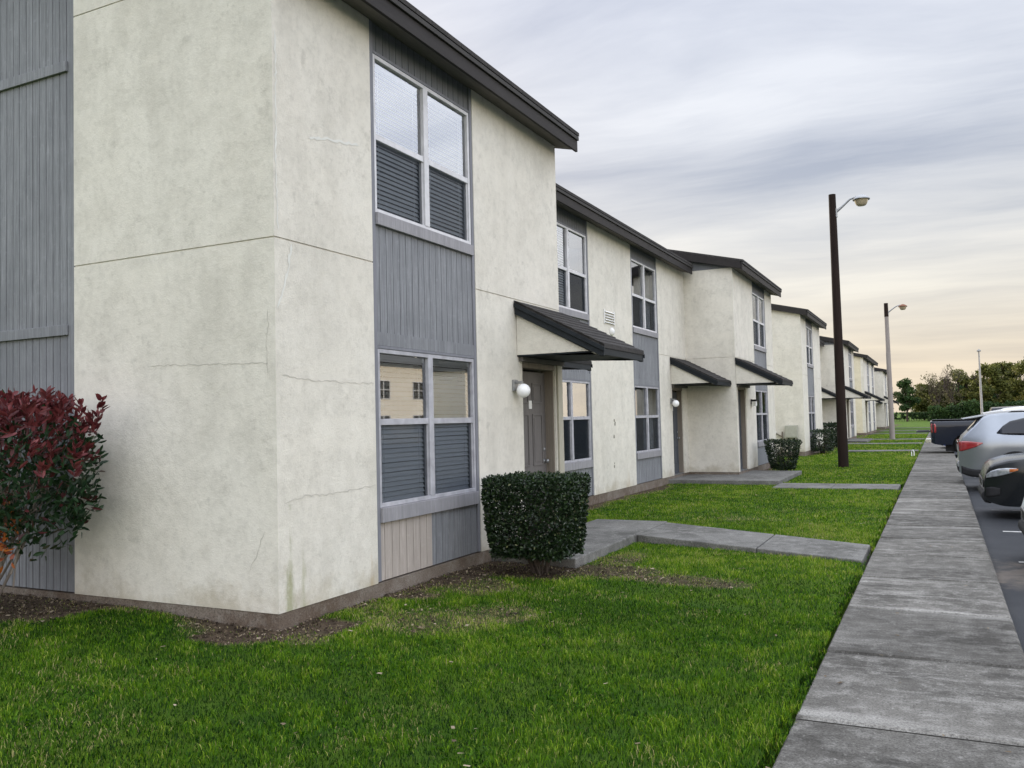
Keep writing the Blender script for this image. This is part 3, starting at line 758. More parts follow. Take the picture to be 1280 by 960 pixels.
# sidewalk: separate cast slabs with open joints
g = MB(); y = .5; rr = random.Random(5)
joints = [-4.5, -3, -1.5, 0, 1.45, 2.9, 4.93, 6.38, 7.88, 9.38, 10.87, 12.32, 13.77, 15.2, 16.65, 18.08, 19.6, 21.1, 22.69]
while joints[-1] < 116: joints.append(joints[-1]+1.48)
for a, c in zip(joints[:-1], joints[1:]):
    z1 = rr.uniform(-.004, .004); z2 = rr.uniform(-.004, .004); x0, x1, sk = -.772, .447, .012
    xs_ = [x0, x0+.012, x1-.02, x1]; zs_ = [-.012, 0, 0, -.016]; n = 6
    ya, yb = a+.017, c-.017
    vs = []; ys_ = [ya, ya+.014, yb-.014, yb]; zy = [-.016, 0, 0, -.016]
    for yy, zj in zip(ys_, zy):
        for xx, zi in zip(xs_, zs_):
            tt = (yy-ya)/(yb-ya); vs.append((xx, yy+sk*(xx-x0), min(zi, zj)+z1*(1-tt)+z2*tt))
    fs = [(r_*4+q, r_*4+q+1, (r_+1)*4+q+1, (r_+1)*4+q) for r_ in range(3) for q in range(3)]
    g.add(vs, fs)
    base = [(x0, ya, -.2), (x1, ya+sk*1.2, -.2), (x1, yb+sk*1.2, -.2), (x0, yb, -.2)]
    tops = [vs[0], vs[3], vs[15], vs[12]]
    mids = [vs[0:4], [vs[3], vs[7], vs[11], vs[15]], vs[12:16][::-1], [vs[12], vs[8], vs[4], vs[0]]]
    for k in range(4):
        edge = mids[k]; g.add([base[k]]+[*edge]+[base[(k+1) % 4]], [(0, 1, 2, 3, 4, 5)])
o = g.build('sidewalk', M['sidewalk'], fixn=True); o['kind'] = 'structure'
nv = len(o.data.vertices)//(len(joints)-1); at = o.data.attributes.new('tone', 'FLOAT', 'POINT')
at.data.foreach_set('value', np.repeat(np.random.default_rng(4).uniform(.72, 1.18, len(joints)-1), nv).astype(np.float32))
g = MB(); g.box(-.765, .44, -4.5, 117, -.19, -.014); o = g.build('sidewalk_bed', M['joint_dirt']); o['kind'] = 'structure'

def slab_run(x0, x1, y0, y1, z, parts):
    g = MB()
    for a, c in parts: g.box(a, c, y0, y1, -.2, z)
    return g.build('path', M['path'], bevel=.012)
for i, (x0, x1, y0, y1) in enumerate(PATHS):
    z = .012
    L = [x0+.004]
    if i == 0: L = [x0+.004, -2.2]
    ed = L+[x1-.04]
    o = slab_run(x0, x1, y0, y1, z, [(ed[k]+.008, ed[k+1]-.008) for k in range(len(ed)-1)]); o['kind'] = 'structure'
# the first path swings and climbs a little towards its porch
g = MB()
def p1(t, far): 
    a, b_ = ((-.835, 11.57, .006), (-3.712, 12.60, .075)) if far else ((-.835, 10.33, .006), (-3.712, 11.17, .075))
    return tuple(a[i]+(b_[i]-a[i])*t for i in range(3))
for t0, t1 in ((0, .42), (.426, 1)):
    T = [p1(t0, 0), p1(t1, 0), p1(t1, 1), p1(t0, 1)]
    g.add([(x, y, -.2) for x, y, z in T]+T, [(0, 3, 2, 1), (4, 5, 6, 7), (0, 1, 5, 4), (1, 2, 6, 5), (2, 3, 7, 6), (3, 0, 4, 7)])
o = g.build('path', M['path'], bevel=.012); o['kind'] = 'structure'
for i, (x0, x1, y0, y1) in enumerate(PORCH):
    g = MB(); g.box(x0, x1, y0, y1, -.2, .085 if i == 0 else .085); o = g.build('porch_slab', M['path'], bevel=.015); o['kind'] = 'structure'

# ------------------------------------------------------------------ grass blades
def blade_mesh(name, P, H, W, rnd, mat, kind='stuff'):
    n = len(P); az = RNG.uniform(0, 2*np.pi, n); lean = RNG.uniform(.15, .95, n); la = RNG.uniform(0, 2*np.pi, n)
    wx = np.cos(az)*W*.5; wy = np.sin(az)*W*.5
    lx = np.cos(la)*lean*H; ly = np.sin(la)*lean*H
    v = np.zeros((n, 5, 3))
    v[:, 0] = P; v[:, 1] = P
    v[:, 0, 0] -= wx; v[:, 0, 1] -= wy; v[:, 1, 0] += wx; v[:, 1, 1] += wy
    mid = P.copy(); mid[:, 0] += lx*.38; mid[:, 1] += ly*.38; mid[:, 2] += H*.62
    v[:, 2] = mid; v[:, 3] = mid; v[:, 2, 0] += wx*.85; v[:, 2, 1] += wy*.85; v[:, 3, 0] -= wx*.85; v[:, 3, 1] -= wy*.85
    v[:, 4] = P; v[:, 4, 0] += lx; v[:, 4, 1] += ly; v[:, 4, 2] += H*(1-.35*lean)
    base = (np.arange(n)*5)[:, None]
    loops = (base+np.array([[0, 1, 2, 3, 3, 2, 4]])).ravel()
    starts = (np.arange(n)*7)[:, None]+np.array([[0, 4]])
    o = npmesh(name, v.reshape(-1, 3), loops, starts.ravel(), mat, None, {'rnd': np.repeat(rnd, 5)})
    o['kind'] = kind
    return o
M['grass'] = attr_leaf('grass_blade', [(0, (.004, .022, .002)), (.30, (.038, .112, .004)), (.66, (.112, .225, .008)), (.94, (.25, .35, .02)), (1.0, (.36, .31, .14))], rough=.5, trans=.3, spec=.12)

def scatter(x0, x1, y0, y1, dens, hmul=1.0, w=.004):
    n = int((x1-x0)*(y1-y0)*dens); x = RNG.uniform(x0, x1, n); y = RNG.uniform(y0, y1, n)
    d = dirt_mask(x, y); clump = fbm(x*5, y*5, 40); big = fbm(x*.7, y*.7, 44)
    keep = (RNG.random(n) > d*.95) & ~hard_mask(x, y, .012) & (RNG.random(n) < .35+1.1*clump) & ~((x > -.795) & (fbm(y*3, y*0+2, 9) > .46))
    x, y, d, clump, big = x[keep], y[keep], d[keep], clump[keep], big[keep]
    z = ground_z(x, y)-.004
    h = (RNG.uniform(.020, .052, len(x))*(.45+1.1*clump)*(.7+.6*big)*hmul)*(1-.4*d)
    rnd = np.clip(.38+.36*RNG.standard_normal(len(x))*.8+(clump-.5)*1.0+(big-.5)*.7+d*.25+np.clip((y-8)/20, -.1, .16), 0, .97)
    rnd = np.where(RNG.random(len(x)) < .008+.38*np.clip(d*1.5, 0, 1)+.10*(fbm(x*1.7, y*1.7, 91) > .62), 1.0, rnd)
    return np.stack([x, y, z], 1), h, RNG.uniform(.7, 1.4, len(x))*w, rnd
zones = [(-8.6, -.765, 2.6, 7.5, 8500, .95, .0038), (-6.1, -.765, 7.5, 13.8, 4200, .95, .0048), (-6.1, -.775, 13.8, 21, 1700, 1.0, .008), (-5.2, -.775, 21, 36, 800, 1.05, .012), (-5, -.775, 36, 70, 260, 1.1, .022)]
parts = [scatter(*z) for z in zones]
wx = RNG.uniform(-7, -.8, 40000); wy = RNG.uniform(3, 13, 40000)
wk = (fbm(wx*1.9, wy*1.9, 120) > .60) & (dirt_mask(wx, wy) < .5) & ~hard_mask(wx, wy, .02); wx, wy = wx[wk], wy[wk]
parts.append((np.stack([wx, wy, ground_z(wx, wy)+RNG.uniform(0, .022, len(wx))], 1), RNG.uniform(.010, .026, len(wx)), RNG.uniform(.009, .016, len(wx)), np.clip(.30+.16*RNG.standard_normal(len(wx)), 0, .8)))
P_, H_, W_, C_ = [np.concatenate([p[i] for p in parts]) for i in range(4)]
blade_mesh('grass', P_, H_, W_, C_, M['grass'])
g_obj = bpy.data.objects['grass']; tag(g_obj, 'short green lawn grass along the sidewalk', None)

# leaf litter and mulch crumbs on the bare soil
n = 60000; x = RNG.uniform(-9.5, -1.5, n); y = RNG.uniform(3.8, 10, n); d = dirt_mask(x, y)
k = (RNG.random(n) < d*.9) & ~hard_mask(x, y, -.002); x, y = x[k], y[k]; n = len(x)
s = RNG.uniform(.003, .010, n)*np.where(RNG.random(n) < .12, 2.2, 1); a = RNG.uniform(0, 6.28, n); el = RNG.uniform(.25, .9, n)
c_ = np.zeros((n, 4, 3)); z = ground_z(x, y)+.004
for i, (u, v_) in enumerate(((-1, -1), (1, -1), (1, 1), (-1, 1))):
    c_[:, i, 0] = x+np.cos(a)*u*s-np.sin(a)*v_*s*el; c_[:, i, 1] = y+np.sin(a)*u*s+np.cos(a)*v_*s*el; c_[:, i, 2] = z+RNG.uniform(0, .018, n)
M['litter'] = attr_leaf('leaf_litter', [(0, (.016, .011, .008)), (.5, (.065, .046, .030)), (.8, (.15, .115, .075)), (1, (.34, .28, .20))], rough=.9, trans=.1, spec=.2)
o = npmesh('leaf_litter', c_.reshape(-1, 3), np.arange(n*4), np.arange(n)*4, M['litter'], None, {'rnd': np.repeat(RNG.random(n), 4)}); o['kind'] = 'stuff'

n = 420; x = RNG.uniform(-6, .4, n); y = RNG.uniform(3.6, 22, n); k = ~hard_mask(x, y) & ((x < -.9) | (RNG.random(n) < .35)); x, y = x[k], y[k]; n = len(x)
s = RNG.uniform(.007, .020, n); a = RNG.uniform(0, 6.28, n); el = RNG.uniform(.2, .7, n); c_ = np.zeros((n, 4, 3)); z = np.where(x > -.8, .006, ground_z(x, y)+.035)
for i, (u, v_) in enumerate(((-1, -1), (1, -1), (1, 1), (-1, 1))):
    c_[:, i, 0] = x+np.cos(a)*u*s-np.sin(a)*v_*s*el; c_[:, i, 1] = y+np.sin(a)*u*s+np.cos(a)*v_*s*el; c_[:, i, 2] = z+RNG.uniform(0, .006, n)
o = npmesh('fallen_leaves', c_.reshape(-1, 3), np.arange(n*4), np.arange(n)*4, M['litter'], None, {'rnd': np.repeat(RNG.uniform(.55, 1, n), 4)}); o['kind'] = 'stuff'

# ------------------------------------------------------------------ shrubs
def leaves(name, P, D, L, Wd, rnd, mat, parent):
    """folded pointed leaves: P base points, D unit directions"""
    n = len(P); up = RNG.standard_normal((n, 3)); side = np.cross(D, up); side /= np.linalg.norm(side, axis=1)[:, None]+1e-9
    nr = np.cross(side, D)
    v = np.zeros((n, 6, 3)); L = L[:, None]; W = Wd[:, None]
    v[:, 0] = P; v[:, 1] = P+D*L*.35+side*W*.5+nr*W*.12; v[:, 2] = P+D*L*.75+side*W*.38+nr*W*.05-nr*L*.04
    v[:, 3] = P+D*L-nr*L*.12; v[:, 4] = P+D*L*.75-side*W*.38+nr*W*.05-nr*L*.04; v[:, 5] = P+D*L*.35-side*W*.5+nr*W*.12
    b = (np.arange(n)*6)[:, None]
    loops = (b+np.array([[0, 1, 2, 3, 0, 3, 4, 5]])).ravel(); starts = ((np.arange(n)*8)[:, None]+np.array([[0, 4]])).ravel()
    return npmesh(name, v.reshape(-1, 3), loops, starts, mat, parent, {'rnd': np.repeat(rnd, 6)})

def rand_dir(n, up=.0):
    d = RNG.standard_normal((n, 3)); d[:, 2] += up; return d/np.linalg.norm(d, axis=1)[:, None]

M['box_leaf'] = attr_leaf('boxwood_leaf', [(0, (.006, .014, .006)), (.5, (.014, .030, .010)), (.85, (.030, .058, .016)), (.96, (.075, .11, .04)), (1.0, (.2, .2, .1))], rough=.35, trans=.15, spec=.35)
def box_hedge(loc, sx, sy, h, label, n=11000, leaf=.034, z0=.10, taper=.12, rot=0.0, group='clipped box shrubs by the doors', top_dip=.03):
    root = empty('clipped_shrub', loc, rot); tag(root, label, 'shrub', group)
    q = RNG.uniform(-1, 1, (n*2, 3))
    # push most of them out to the clipped skin
    m = np.max(np.abs(q), axis=1); tgt = 1-np.abs(RNG.normal(0, .10, len(q))); tgt = np.where(RNG.random(len(q)) < .35, m**.6, tgt)
    q = q/m[:, None]*tgt[:, None]
    lump = 1+.10*(fbm(q[:, 0]*2+q[:, 2]*1.3+7, q[:, 1]*2+q[:, 2]*2.1+3, 60)-.5)
    r = np.linalg.norm(q[:, :2], axis=1); cornr = np.clip((r-1.12)/.3, 0, 1); q[:, :2] *= (1-.13*cornr)[:, None]
    zz = (q[:, 2]*.5+.5); edge = np.max(np.abs(q[:, :2]), axis=1)
    zz = zz-(np.clip(edge-.8, 0, .2)*.25)*(zz > .8)
    k = 1-taper*(1-zz)-.25*np.clip(.18-zz, 0, 1)
    P = np.stack([q[:, 0]*sx*.5*lump*k, q[:, 1]*sy*.5*lump*k, z0+(h-z0)*zz+top_dip*(fbm(q[:, 0]*3, q[:, 1]*3, 8)-.5)], 1)
    keep = RNG.random(len(P)) < (.62+.8*fbm(P[:, 0]*9+P[:, 2]*5, P[:, 1]*9+P[:, 2]*7, 70)); P = P[keep][:n]
    D = rand_dir(len(P), .2)*1.0+P*np.array([.9, .9, 0]); D /= np.linalg.norm(D, axis=1)[:, None]
    hz = (P[:, 2]-z0)/(h-z0)
    rnd = np.clip(.42+.24*RNG.standard_normal(len(P))+.35*np.clip(hz-.85, 0, 1), 0, .95); rnd = np.where(RNG.random(len(P)) < .012, .99, rnd)
    leaves('foliage', P, D, RNG.uniform(.7, 1.3, len(P))*leaf, RNG.uniform(.45, .7, len(P))*leaf, rnd, M['box_leaf'], root)
    st = MB()
    for i in range(16):
        a = random.uniform(0, 6.28); r1 = random.uniform(.1, .42); b0 = (random.uniform(-.08, .08), random.uniform(-.08, .08), -.05)
        st.tube([b0, (b0[0]+math.cos(a)*r1*.35*sx, b0[1]+math.sin(a)*r1*.35*sy, .22), (math.cos(a)*r1*sx, math.sin(a)*r1*sy, z0+(h-z0)*random.uniform(.4, .8))], [.014, .011, .004], 6)
    st.build('stems', M['bark'], root)
    return root
box_hedge((-3.95, 8.5, 0), 1.0, .98, 1.05, 'large box-clipped dark shrub beside the first door, in front of the porch slab', n=26000, z0=.20)
box_hedge((-4.0, 25.2, 0), .95, 1.0, .92, 'small rounded clipped shrub beyond the second path, left of the wooden pole', n=5000, leaf=.05, taper=.35)
box_hedge((-4.4, 37.7, 0), .9, 1.5, .95, 'low clipped shrub under the second building window, just left of the wooden pole', n=2600, leaf=.07)
box_hedge((-4.75, 43.2, 0), 1.0, 1.2, 1.15, 'dark clipped shrub in the recess of the second building, partly behind the wooden pole', n=2600, leaf=.09)

# red-tipped shrub at the left edge
ph = empty('red_tip_shrub', (-7.1, 4.65, 0)); tag(ph, 'tall leggy shrub with dark red new leaves against the grey side panel', 'shrub')
st = MB(); tips = []
rs = random.Random(21)
for i in range(17):
    a = rs.uniform(0, 6.28); r1 = rs.uniform(.08, .62); lean = Vector((math.cos(a)*r1, math.sin(a)*r1*.62, 0))
    p0 = Vector((rs.uniform(-.20, .20)-.40, rs.uniform(-.1, .1), -.03)); p1 = p0*.55+lean*.5+Vector((.03, 0, .58)); p2 = lean*.9+Vector((0, 0, 1.15)); p3 = lean*1.05+Vector((rs.uniform(-.1, .1), rs.uniform(-.1, .1), rs.uniform(1.5, 1.8)))
    st.tube([p0, p1, p2, p3], [.013, .010, .007, .003], 7)
    tips.append((p1, p2, p3))
    for k in range(3):
        b0 = p1.lerp(p2, rs.random()); st.tube([b0, b0+Vector((rs.uniform(-.3, .3), rs.uniform(-.2, .2), rs.uniform(.2, .45)))], [.008, .003], 5)
for k in range(9):
    b0 = Vector((rs.uniform(-.4, .45), rs.uniform(-.35, .0), rs.uniform(.35, .6))); st.tube([b0, b0+Vector((rs.uniform(.05, .25), rs.uniform(-.1, .1), rs.uniform(.25, .5)))], [.008, .003], 5)
st.build('stems', M['bark_pale'], ph)
M['red_leaf'] = attr_leaf('red_tip_leaf', [(0, (.010, .028, .012)), (.32, (.022, .055, .020)), (.45, (.05, .04, .022)), (.55, (.070, .018, .020)), (.80, (.150, .032, .036)), (.90, (.24, .07, .07)), (1.0, (.46, .14, .02))], rough=.35, trans=.28, spec=.3)
n = 7400; q = RNG.standard_normal((n, 3)); q /= np.linalg.norm(q, axis=1)[:, None]; q *= (RNG.random(n)**.26)[:, None]; q = np.sign(q)*np.abs(q)**.82; q *= (1+.30*(fbm(q[:, 0]*2.6+q[:, 2]*2, q[:, 1]*2.6+q[:, 2]*1.7+4, 79)-.45))[:, None]
P = np.stack([q[:, 0]*.90-.12, q[:, 1]*.62, 1.33+q[:, 2]*.63], 1)
P[:, 2] += .14*(fbm(P[:, 0]*3+5, P[:, 1]*3+2, 77)-.5)*2
boxy = np.clip(np.abs(q[:, 0])-.2, 0, 1); P[:, 2] += .16*boxy*np.sign(q[:, 2])*np.abs(q[:, 2])
keep = fbm(P[:, 0]*4+P[:, 2]*3, P[:, 1]*4+P[:, 2]*2.5, 81) > .37+.34*np.clip(1.30-P[:, 2], 0, 1); P = P[keep]
D = rand_dir(len(P), .7)+P*np.array([.8, .8, 0]); D /= np.linalg.norm(D, axis=1)[:, None]
top = P[:, 2]+.34*(fbm(P[:, 0]*5, P[:, 1]*5, 83)-.5)*2+RNG.normal(0, .17, len(P))
rnd = np.where(top > 1.62, RNG.uniform(.52, .86, len(P)), np.where(RNG.random(len(P)) < .12, RNG.uniform(.45, .70, len(P)), RNG.uniform(.0, .38, len(P))))
# upright whorls of red young leaves at the top and right
tw = []; td = []
for i in range(75):
    a = RNG.uniform(0, 6.28); rr_ = RNG.random()**.5; c0 = np.array([math.cos(a)*rr_*.92-.08, math.sin(a)*rr_*.55, 1.80+.1*RNG.random()-.12*rr_**2])
    if i < 16: c0 = np.array([.70+.10*RNG.random(), RNG.uniform(-.35, .3), RNG.uniform(1.25, 1.85)])
    for k in range(13):
        b = RNG.uniform(0, 6.28); tw.append(c0+np.array([0, 0, RNG.uniform(0, .11)])); dd = np.array([math.cos(b)*.75+(.5 if i < 16 else 0), math.sin(b)*.75, RNG.uniform(.35, 1.1)]); td.append(dd/np.linalg.norm(dd))
tw = np.array(tw); td = np.array(td)
# a few orange dying leaves low on the left
no = 230; po = np.stack([RNG.uniform(-.05, .34, no), RNG.uniform(-.34, -.12, no), RNG.uniform(.70, 1.0, no)+.08*RNG.standard_normal(no)], 1); do = rand_dir(no)
ng = 60; pg = np.stack([RNG.uniform(.0, .55, ng), RNG.uniform(-.1, .2, ng), RNG.uniform(.6, 1.0, ng)], 1); dg = rand_dir(ng, .3)
PP = np.concatenate([P, tw, po, pg]); DD = np.concatenate([D, td, do, dg]); rr2 = np.concatenate([rnd, RNG.uniform(.55, .90, len(tw)), RNG.uniform(.93, 1.0, no), RNG.uniform(.1, .45, ng)])
leaves('foliage', PP, DD, RNG.uniform(.055, .108, len(PP)), RNG.uniform(.022, .038, len(PP)), rr2, M['red_leaf'], ph)

# ------------------------------------------------------------------ lamp posts
def lamp_post(base, h, r0, r1, lean, mat, label, arm_mat='metal', reach=.78, arm_z=.58, mat_top=None):
    root = empty('lamp_post', base); tag(root, label, 'street lamp', 'lamp posts along the lawn')
    pts = [(lean*t, 0, -.1 if t == 0 else h*t) for t in (0, .25, .5, .75, 1)]
    k = MB(); k.tube(pts, [r0+(r1-r0)*t for t in (0, .25, .5, .75, 1)], 16); k.build('pole', M[mat], root)
    x0 = lean*.93; za = h-arm_z
    k = MB(); k.tube([(x0+r1*.6, 0, za), (x0+.28, 0, za+.17), (x0+reach*.62, 0, za+.36), (x0+reach*.85, 0, za+.42), (x0+reach, 0, za+.40)], [.045, .036, .032, .030, .03], 10)
    k.box(x0+r1*.5, x0+r1+.03, -.05, .05, za-.14, za+.12); k.build('arm', M[arm_mat], root)
    hd = MB(); cx = x0+reach+.03
    hd.lathe([(.001, .10), (.06, .10), (.12, .07), (.20, .02), (.25, -.03), (.25, -.055), (.21, -.05)], (cx, 0, za+.36), n=20)
    hd = hd.build('lamp_head', M[arm_mat], root)
    gl = MB(); gl.lathe([(.20, -.05), (.185, -.12), (.15, -.2), (.11, -.235), (.001, -.245)], (cx, 0, za+.36), n=20)
    gl.build('lamp_shade', M['lamp_glass'], hd)
    return root
M['lamp_glass'] = plain('lamp_refractor', (.42, .36, .24), .3, 0, .25)
lamp_post((-2.69, 28.1, 0), 8.4, .155, .105, -.02, 'pole_wood', 'dark brown wooden lamp pole standing on the lawn, tallest in view', reach=.80)
lp2 = lamp_post((-2.56, 55.8, 0), 8.1, .15, .11, -.05, 'pole_grey', 'pale grey weathered lamp pole further down the lawn, with a rusty head', reach=.88)
M['rust'] = plain('rusty_head', (.24, .12, .08), .7, .2)
for c in lp2.children:
    if c.name.startswith('lamp_head'): c.data.materials[0] = M['rust']
k = MB(); k.tube([(-.05*.9, 0, 7.3), (-.05, 0, 8.11)], [.122, .114], 16); k.build('pole_cap', M['pole_wood'], lp2)
p3 = empty('lamp_post', (3.7, 95, -.12)); tag(p3, 'slim steel lamp pole with a small flat head, rising behind the silver car', 'street lamp', 'lamp posts along the lawn')
k = MB(); k.tube([(0, 0, 0), (-.02, 0, 3.5), (-.05, 0, 7.4)], [.12, .10, .075], 12); k.build('pole', M['pole_metal'], p3)
k = MB(); k.box(-.22, .14, -.22, .22, 7.38, 7.52); k.box(-.1, .04, -.1, .1, 7.52, 7.62); k.build('lamp_head', M['metal'], p3, bevel=.02)

# meter cabinet on the second building's end wall
cb = empty('meter_cabinet', (-5.25, 35.4, 0)); tag(cb, 'beige electrical meter cabinet fixed to the end wall of the second building', 'electrical cabinet')
k = MB(); k.box(-.23, .23, -.25, -.004, .70, 1.20); k.build('box', M['cabinet'], cb, bevel=.015)
k = MB(); k.box(-.20, .20, -.262, -.252, .74, 1.16); k.build('lid', M['cabinet'], cb, bevel=.006)
k = MB(); k.tube([(-.12, -.12, .70), (-.12, -.12, -.1)], .035, 10); k.tube([(.1, -.12, .70), (.1, -.12, .55), (.02, -.12, .5), (-.1, -.12, .5)], .03, 10); k.build('conduit', M['black'], cb)
k = MB(); k.tube([(-.36, -.06, -.05), (-.36, -.06, .95)], .03, 8); k.tube([(-.36, -.06, .75), (-.5, -.06, .82), (-.62, -.06, .9)], .025, 8); k.build('pipe', M['wood'], cb)
k = MB(); k.lathe([(.001, -.07), (.07, -.05), (.08, 0), (.07, .05), (.001, .07)], (-.66, -.08, .92), n=14); k.build('meter_dome', M['globe'], cb)
# small bent pipe standing by the sidewalk
sp = MB(); sp.tube([(-.97, 34.6, -.05), (-.97, 34.6, .16), (-.95, 34.6, .22), (-.91, 34.6, .22), (-.89, 34.6, .16), (-.89, 34.6, .02)], .018, 8)
o = sp.build('bent_pipe', M['white']); tag(o, 'small white bent pipe standing in the grass at the sidewalk edge', 'pipe')

# ------------------------------------------------------------------ cars
def car_paint(name, col, metal=.0, rough=.25):
    t = NT(name); n = t.noise(t.coord('Object'), 3, 4)
    c = t.mix(t.ramp(n, [(.35, 0.0), (.7, 1.0)]), tuple(x*.9 for x in col), col)
    return t.done(t.pbsdf(c, rough, None, Metallic=metal, Coat__Weight=.2, Coat__Roughness=.06, Specular__IOR__Level=.35))
M['car_silver'] = car_paint('silver_paint', (.29, .315, .35), .75, .28)
M['car_white'] = car_paint('white_paint_car', (.72, .73, .74), 0, .3)
M['car_black'] = car_paint('black_paint', (.008, .010, .012), .0, .2)
M['car_grey'] = car_paint('grey_paint', (.35, .36, .38), .3, .25)
M['car_navy'] = car_paint('navy_paint', (.005, .009, .020), 0, .22)
M['car_blue'] = car_paint('blue_paint', (.015, .045, .20), .1, .25)
M['car_glass'] = car_paint('car_glass', (.006, .009, .016), 0, .05)
M['trim'] = plain('car_trim', (.03, .03, .032), .6)
M['chrome'] = plain('chrome', (.72, .73, .74), .12, 1.0, .05)
M['red_lens'] = plain('tail_lens', (.30, .015, .02), .12, 0, .3, 1.0)
M['head_lens'] = plain('head_lens', (.45, .48, .52), .08, .3, .5, 1.0, 20)
M['amber'] = plain('amber_lens', (.5, .14, .03), .2)
M['plate'] = plain('licence_plate', (.6, .6, .6), .4)

class Car:
    def __init__(self, L, W, top, wheels, rw, belt, base=.24, rear_round=.22, front_round=.25, tumble=.30):
        self.L, self.W, self.top, self.wheels, self.rw, self.belt, self.base, self.tumble = L, W, top, wheels, rw, belt, base, tumble
        self.r0, self.r1 = rear_round, front_round
        self.xs = sorted(set(np.round(np.concatenate([np.linspace(0, .6, 16), np.linspace(.6, L-.5, 60), np.linspace(L-.5, L, 12), [wc+s for wc in wheels for s in (-rw-.075, -rw-.07, rw+.07, rw+.075)]]), 4)))
    def zt(self, x): return float(np.interp(x, [p[0] for p in self.top], [p[1] for p in self.top]))
    def zb(self, x):
        z = self.base+.10*max(0, 1-x/.35)**2+.10*max(0, 1-(self.L-x)/.35)**2
        for wc in self.wheels:
            r = self.rw+.07
            if abs(x-wc) < r: z = max(z, self.rw+math.sqrt(r*r-(x-wc)**2))
        return min(z, self.zt(x)-.02)
    def hw(self, x, z):
        w = self.W/2
        w *= 1-.16*max(0, 1-x/(self.r0*3.2))**2.2-.16*max(0, 1-(self.L-x)/(self.r1*3.2))**2.2
        b = self.belt
        if z > b: w -= self.tumble*(z-b)+.02
        else: w -= .045*((b-z)/b)**2*self.W*.5+.02*max(0, 1-(b-z)/.12)
        return w
    def side(self, x, z, s, off=.0): return (x, s*(self.hw(x, z)+off), z)
    def ring(self, x):
        zb, zt = self.zb(x), self.zt(x); pts = []
        n = 14
        for j in range(n+1):
            t = j/n; z = zb+(zt-.05-zb)*t if zt-.05 > zb else zb+(zt-zb)*t*.5
            pts.append((self.hw(x, z), z))
        we, ze = pts[-1]
        for a in (30, 60, 90): pts.append((we-.055+.055*math.cos(R(a)), ze+.05*math.sin(R(a))))
        wl, zl = pts[-1]
        for f in (.8, .55, .28, 0): pts.append((wl*f, zl+.035*(1-f*f)))
        return pts
    def body(self, mat, root):
        mb = MB(); rings = []
        for x in self.xs:
            r = self.ring(x); rings.append([(x, y, z) for y, z in r]+[(x, -y, z) for y, z in r[-2::-1]])
        n = len(rings[0]); vs = [p for r_ in rings for p in r_]
        fs = [(i*n+k, i*n+k+1, (i+1)*n+k+1, (i+1)*n+k) for i in range(len(rings)-1) for k in range(n-1)]
        fs += [(i*n+n-1, i*n, (i+1)*n, (i+1)*n+n-1) for i in range(len(rings)-1)]
        mb.add(vs, fs, True)
        mb.add(rings[0], [tuple(range(n))]); mb.add(rings[-1], [tuple(range(n))[::-1]])
        return mb.build('body', mat, root, sharp=38)
    def patch(self, name, mat, root, xs, lo, hi, s, off=.006, n=6):
        """panel on the flank following the body surface"""
        mb = MB(); vs = []
        for x, a, b in zip(xs, lo, hi):
            for j in range(n+1): vs.append(self.side(x, a+(b-a)*j/n, s, off))
        m = n+1
        mb.add(vs, [(i*m+j, i*m+j+1, (i+1)*m+j+1, (i+1)*m+j) for i in range(len(xs)-1) for j in range(n)], True)
        o = mb.build(name, mat, root); md = o.modifiers.new('thick', 'SOLIDIFY'); md.thickness = .006; md.offset = 0
        return o
    def toppatch(self, name, mat, root, x0, x1, f0, f1, off=.008, n=10):
        mb = MB(); vs = []
        for i in range(n+1):
            x = x0+(x1-x0)*i/n; r = self.ring(x); wl, zl = r[-5]; f = f0+(f1-f0)*i/n
            dz = (self.zt(min(self.L, x+.02))-self.zt(max(0, x-.02)))/.04; nl = math.hypot(1, dz)
            for j in range(9):
                y = (j/4-1)*wl*f; vs.append((x-dz/nl*off, y, zl+.035*(1-(y/wl)**2)+off/nl))
        mb.add(vs, [(i*9+j, i*9+j+1, (i+1)*9+j+1, (i+1)*9+j) for i in range(n) for j in range(8)], True)
        o = mb.build(name, mat, root); md = o.modifiers.new('thick', 'SOLIDIFY'); md.thickness = .006; md.offset = 0
        return o
    def wheels_build(self, root, spokes=6):
        for wc in self.wheels:
            for s in (1, -1):
                y = s*(self.W/2-.13); rw = self.rw
                t = MB(); t.lathe([(rw*.62, -.11), (rw*.93, -.11), (rw, -.075), (rw, .075), (rw*.93, .11), (rw*.62, .11), (rw*.62, -.11)], (wc, y, rw), 'y', 32)
                o = empty('wheel', (0, 0, 0)); o.parent = root
                t.build('tyre', M['rubber'], o, sharp=45)
                r = MB(); r.lathe([(rw*.64, -.09*s), (rw*.60, .085*s), (rw*.54, .09*s), (rw*.50, .04*s), (.001, .03*s)], (wc, y, rw), 'y', 28)
                for k in range(spokes):
                    a = 2*math.pi*k/spokes; ca, sa = math.cos(a), math.sin(a)
                    for rr0, rr1 in ((.05, rw*.57),):
                        P = []
                        for rad, hw_ in ((rr0, .035), (rr1, .028)):
                            for sg in (-1, 1): P.append((wc+ca*rad-sa*hw_*sg, rw+sa*rad+ca*hw_*sg))
                        P = [P[0], P[1], P[3], P[2]]
                        r.add([(p[0], y+.05*s, p[1]) for p in P]+[(p[0], y+.088*s, p[1]) for p in P], [(0, 1, 2, 3), (4, 5, 6, 7), (0, 1, 5, 4), (1, 2, 6, 5), (2, 3, 7, 6), (3, 0, 4, 7)])
                r.build('rim', M['alloy'], o, sharp=45)
    def liner(self, root):
        k = MB(); k.box(.5, self.L-.5, -self.W/2+.24, self.W/2-.24, .2, .8)
        return k.build('underbody', M['trim'], root)

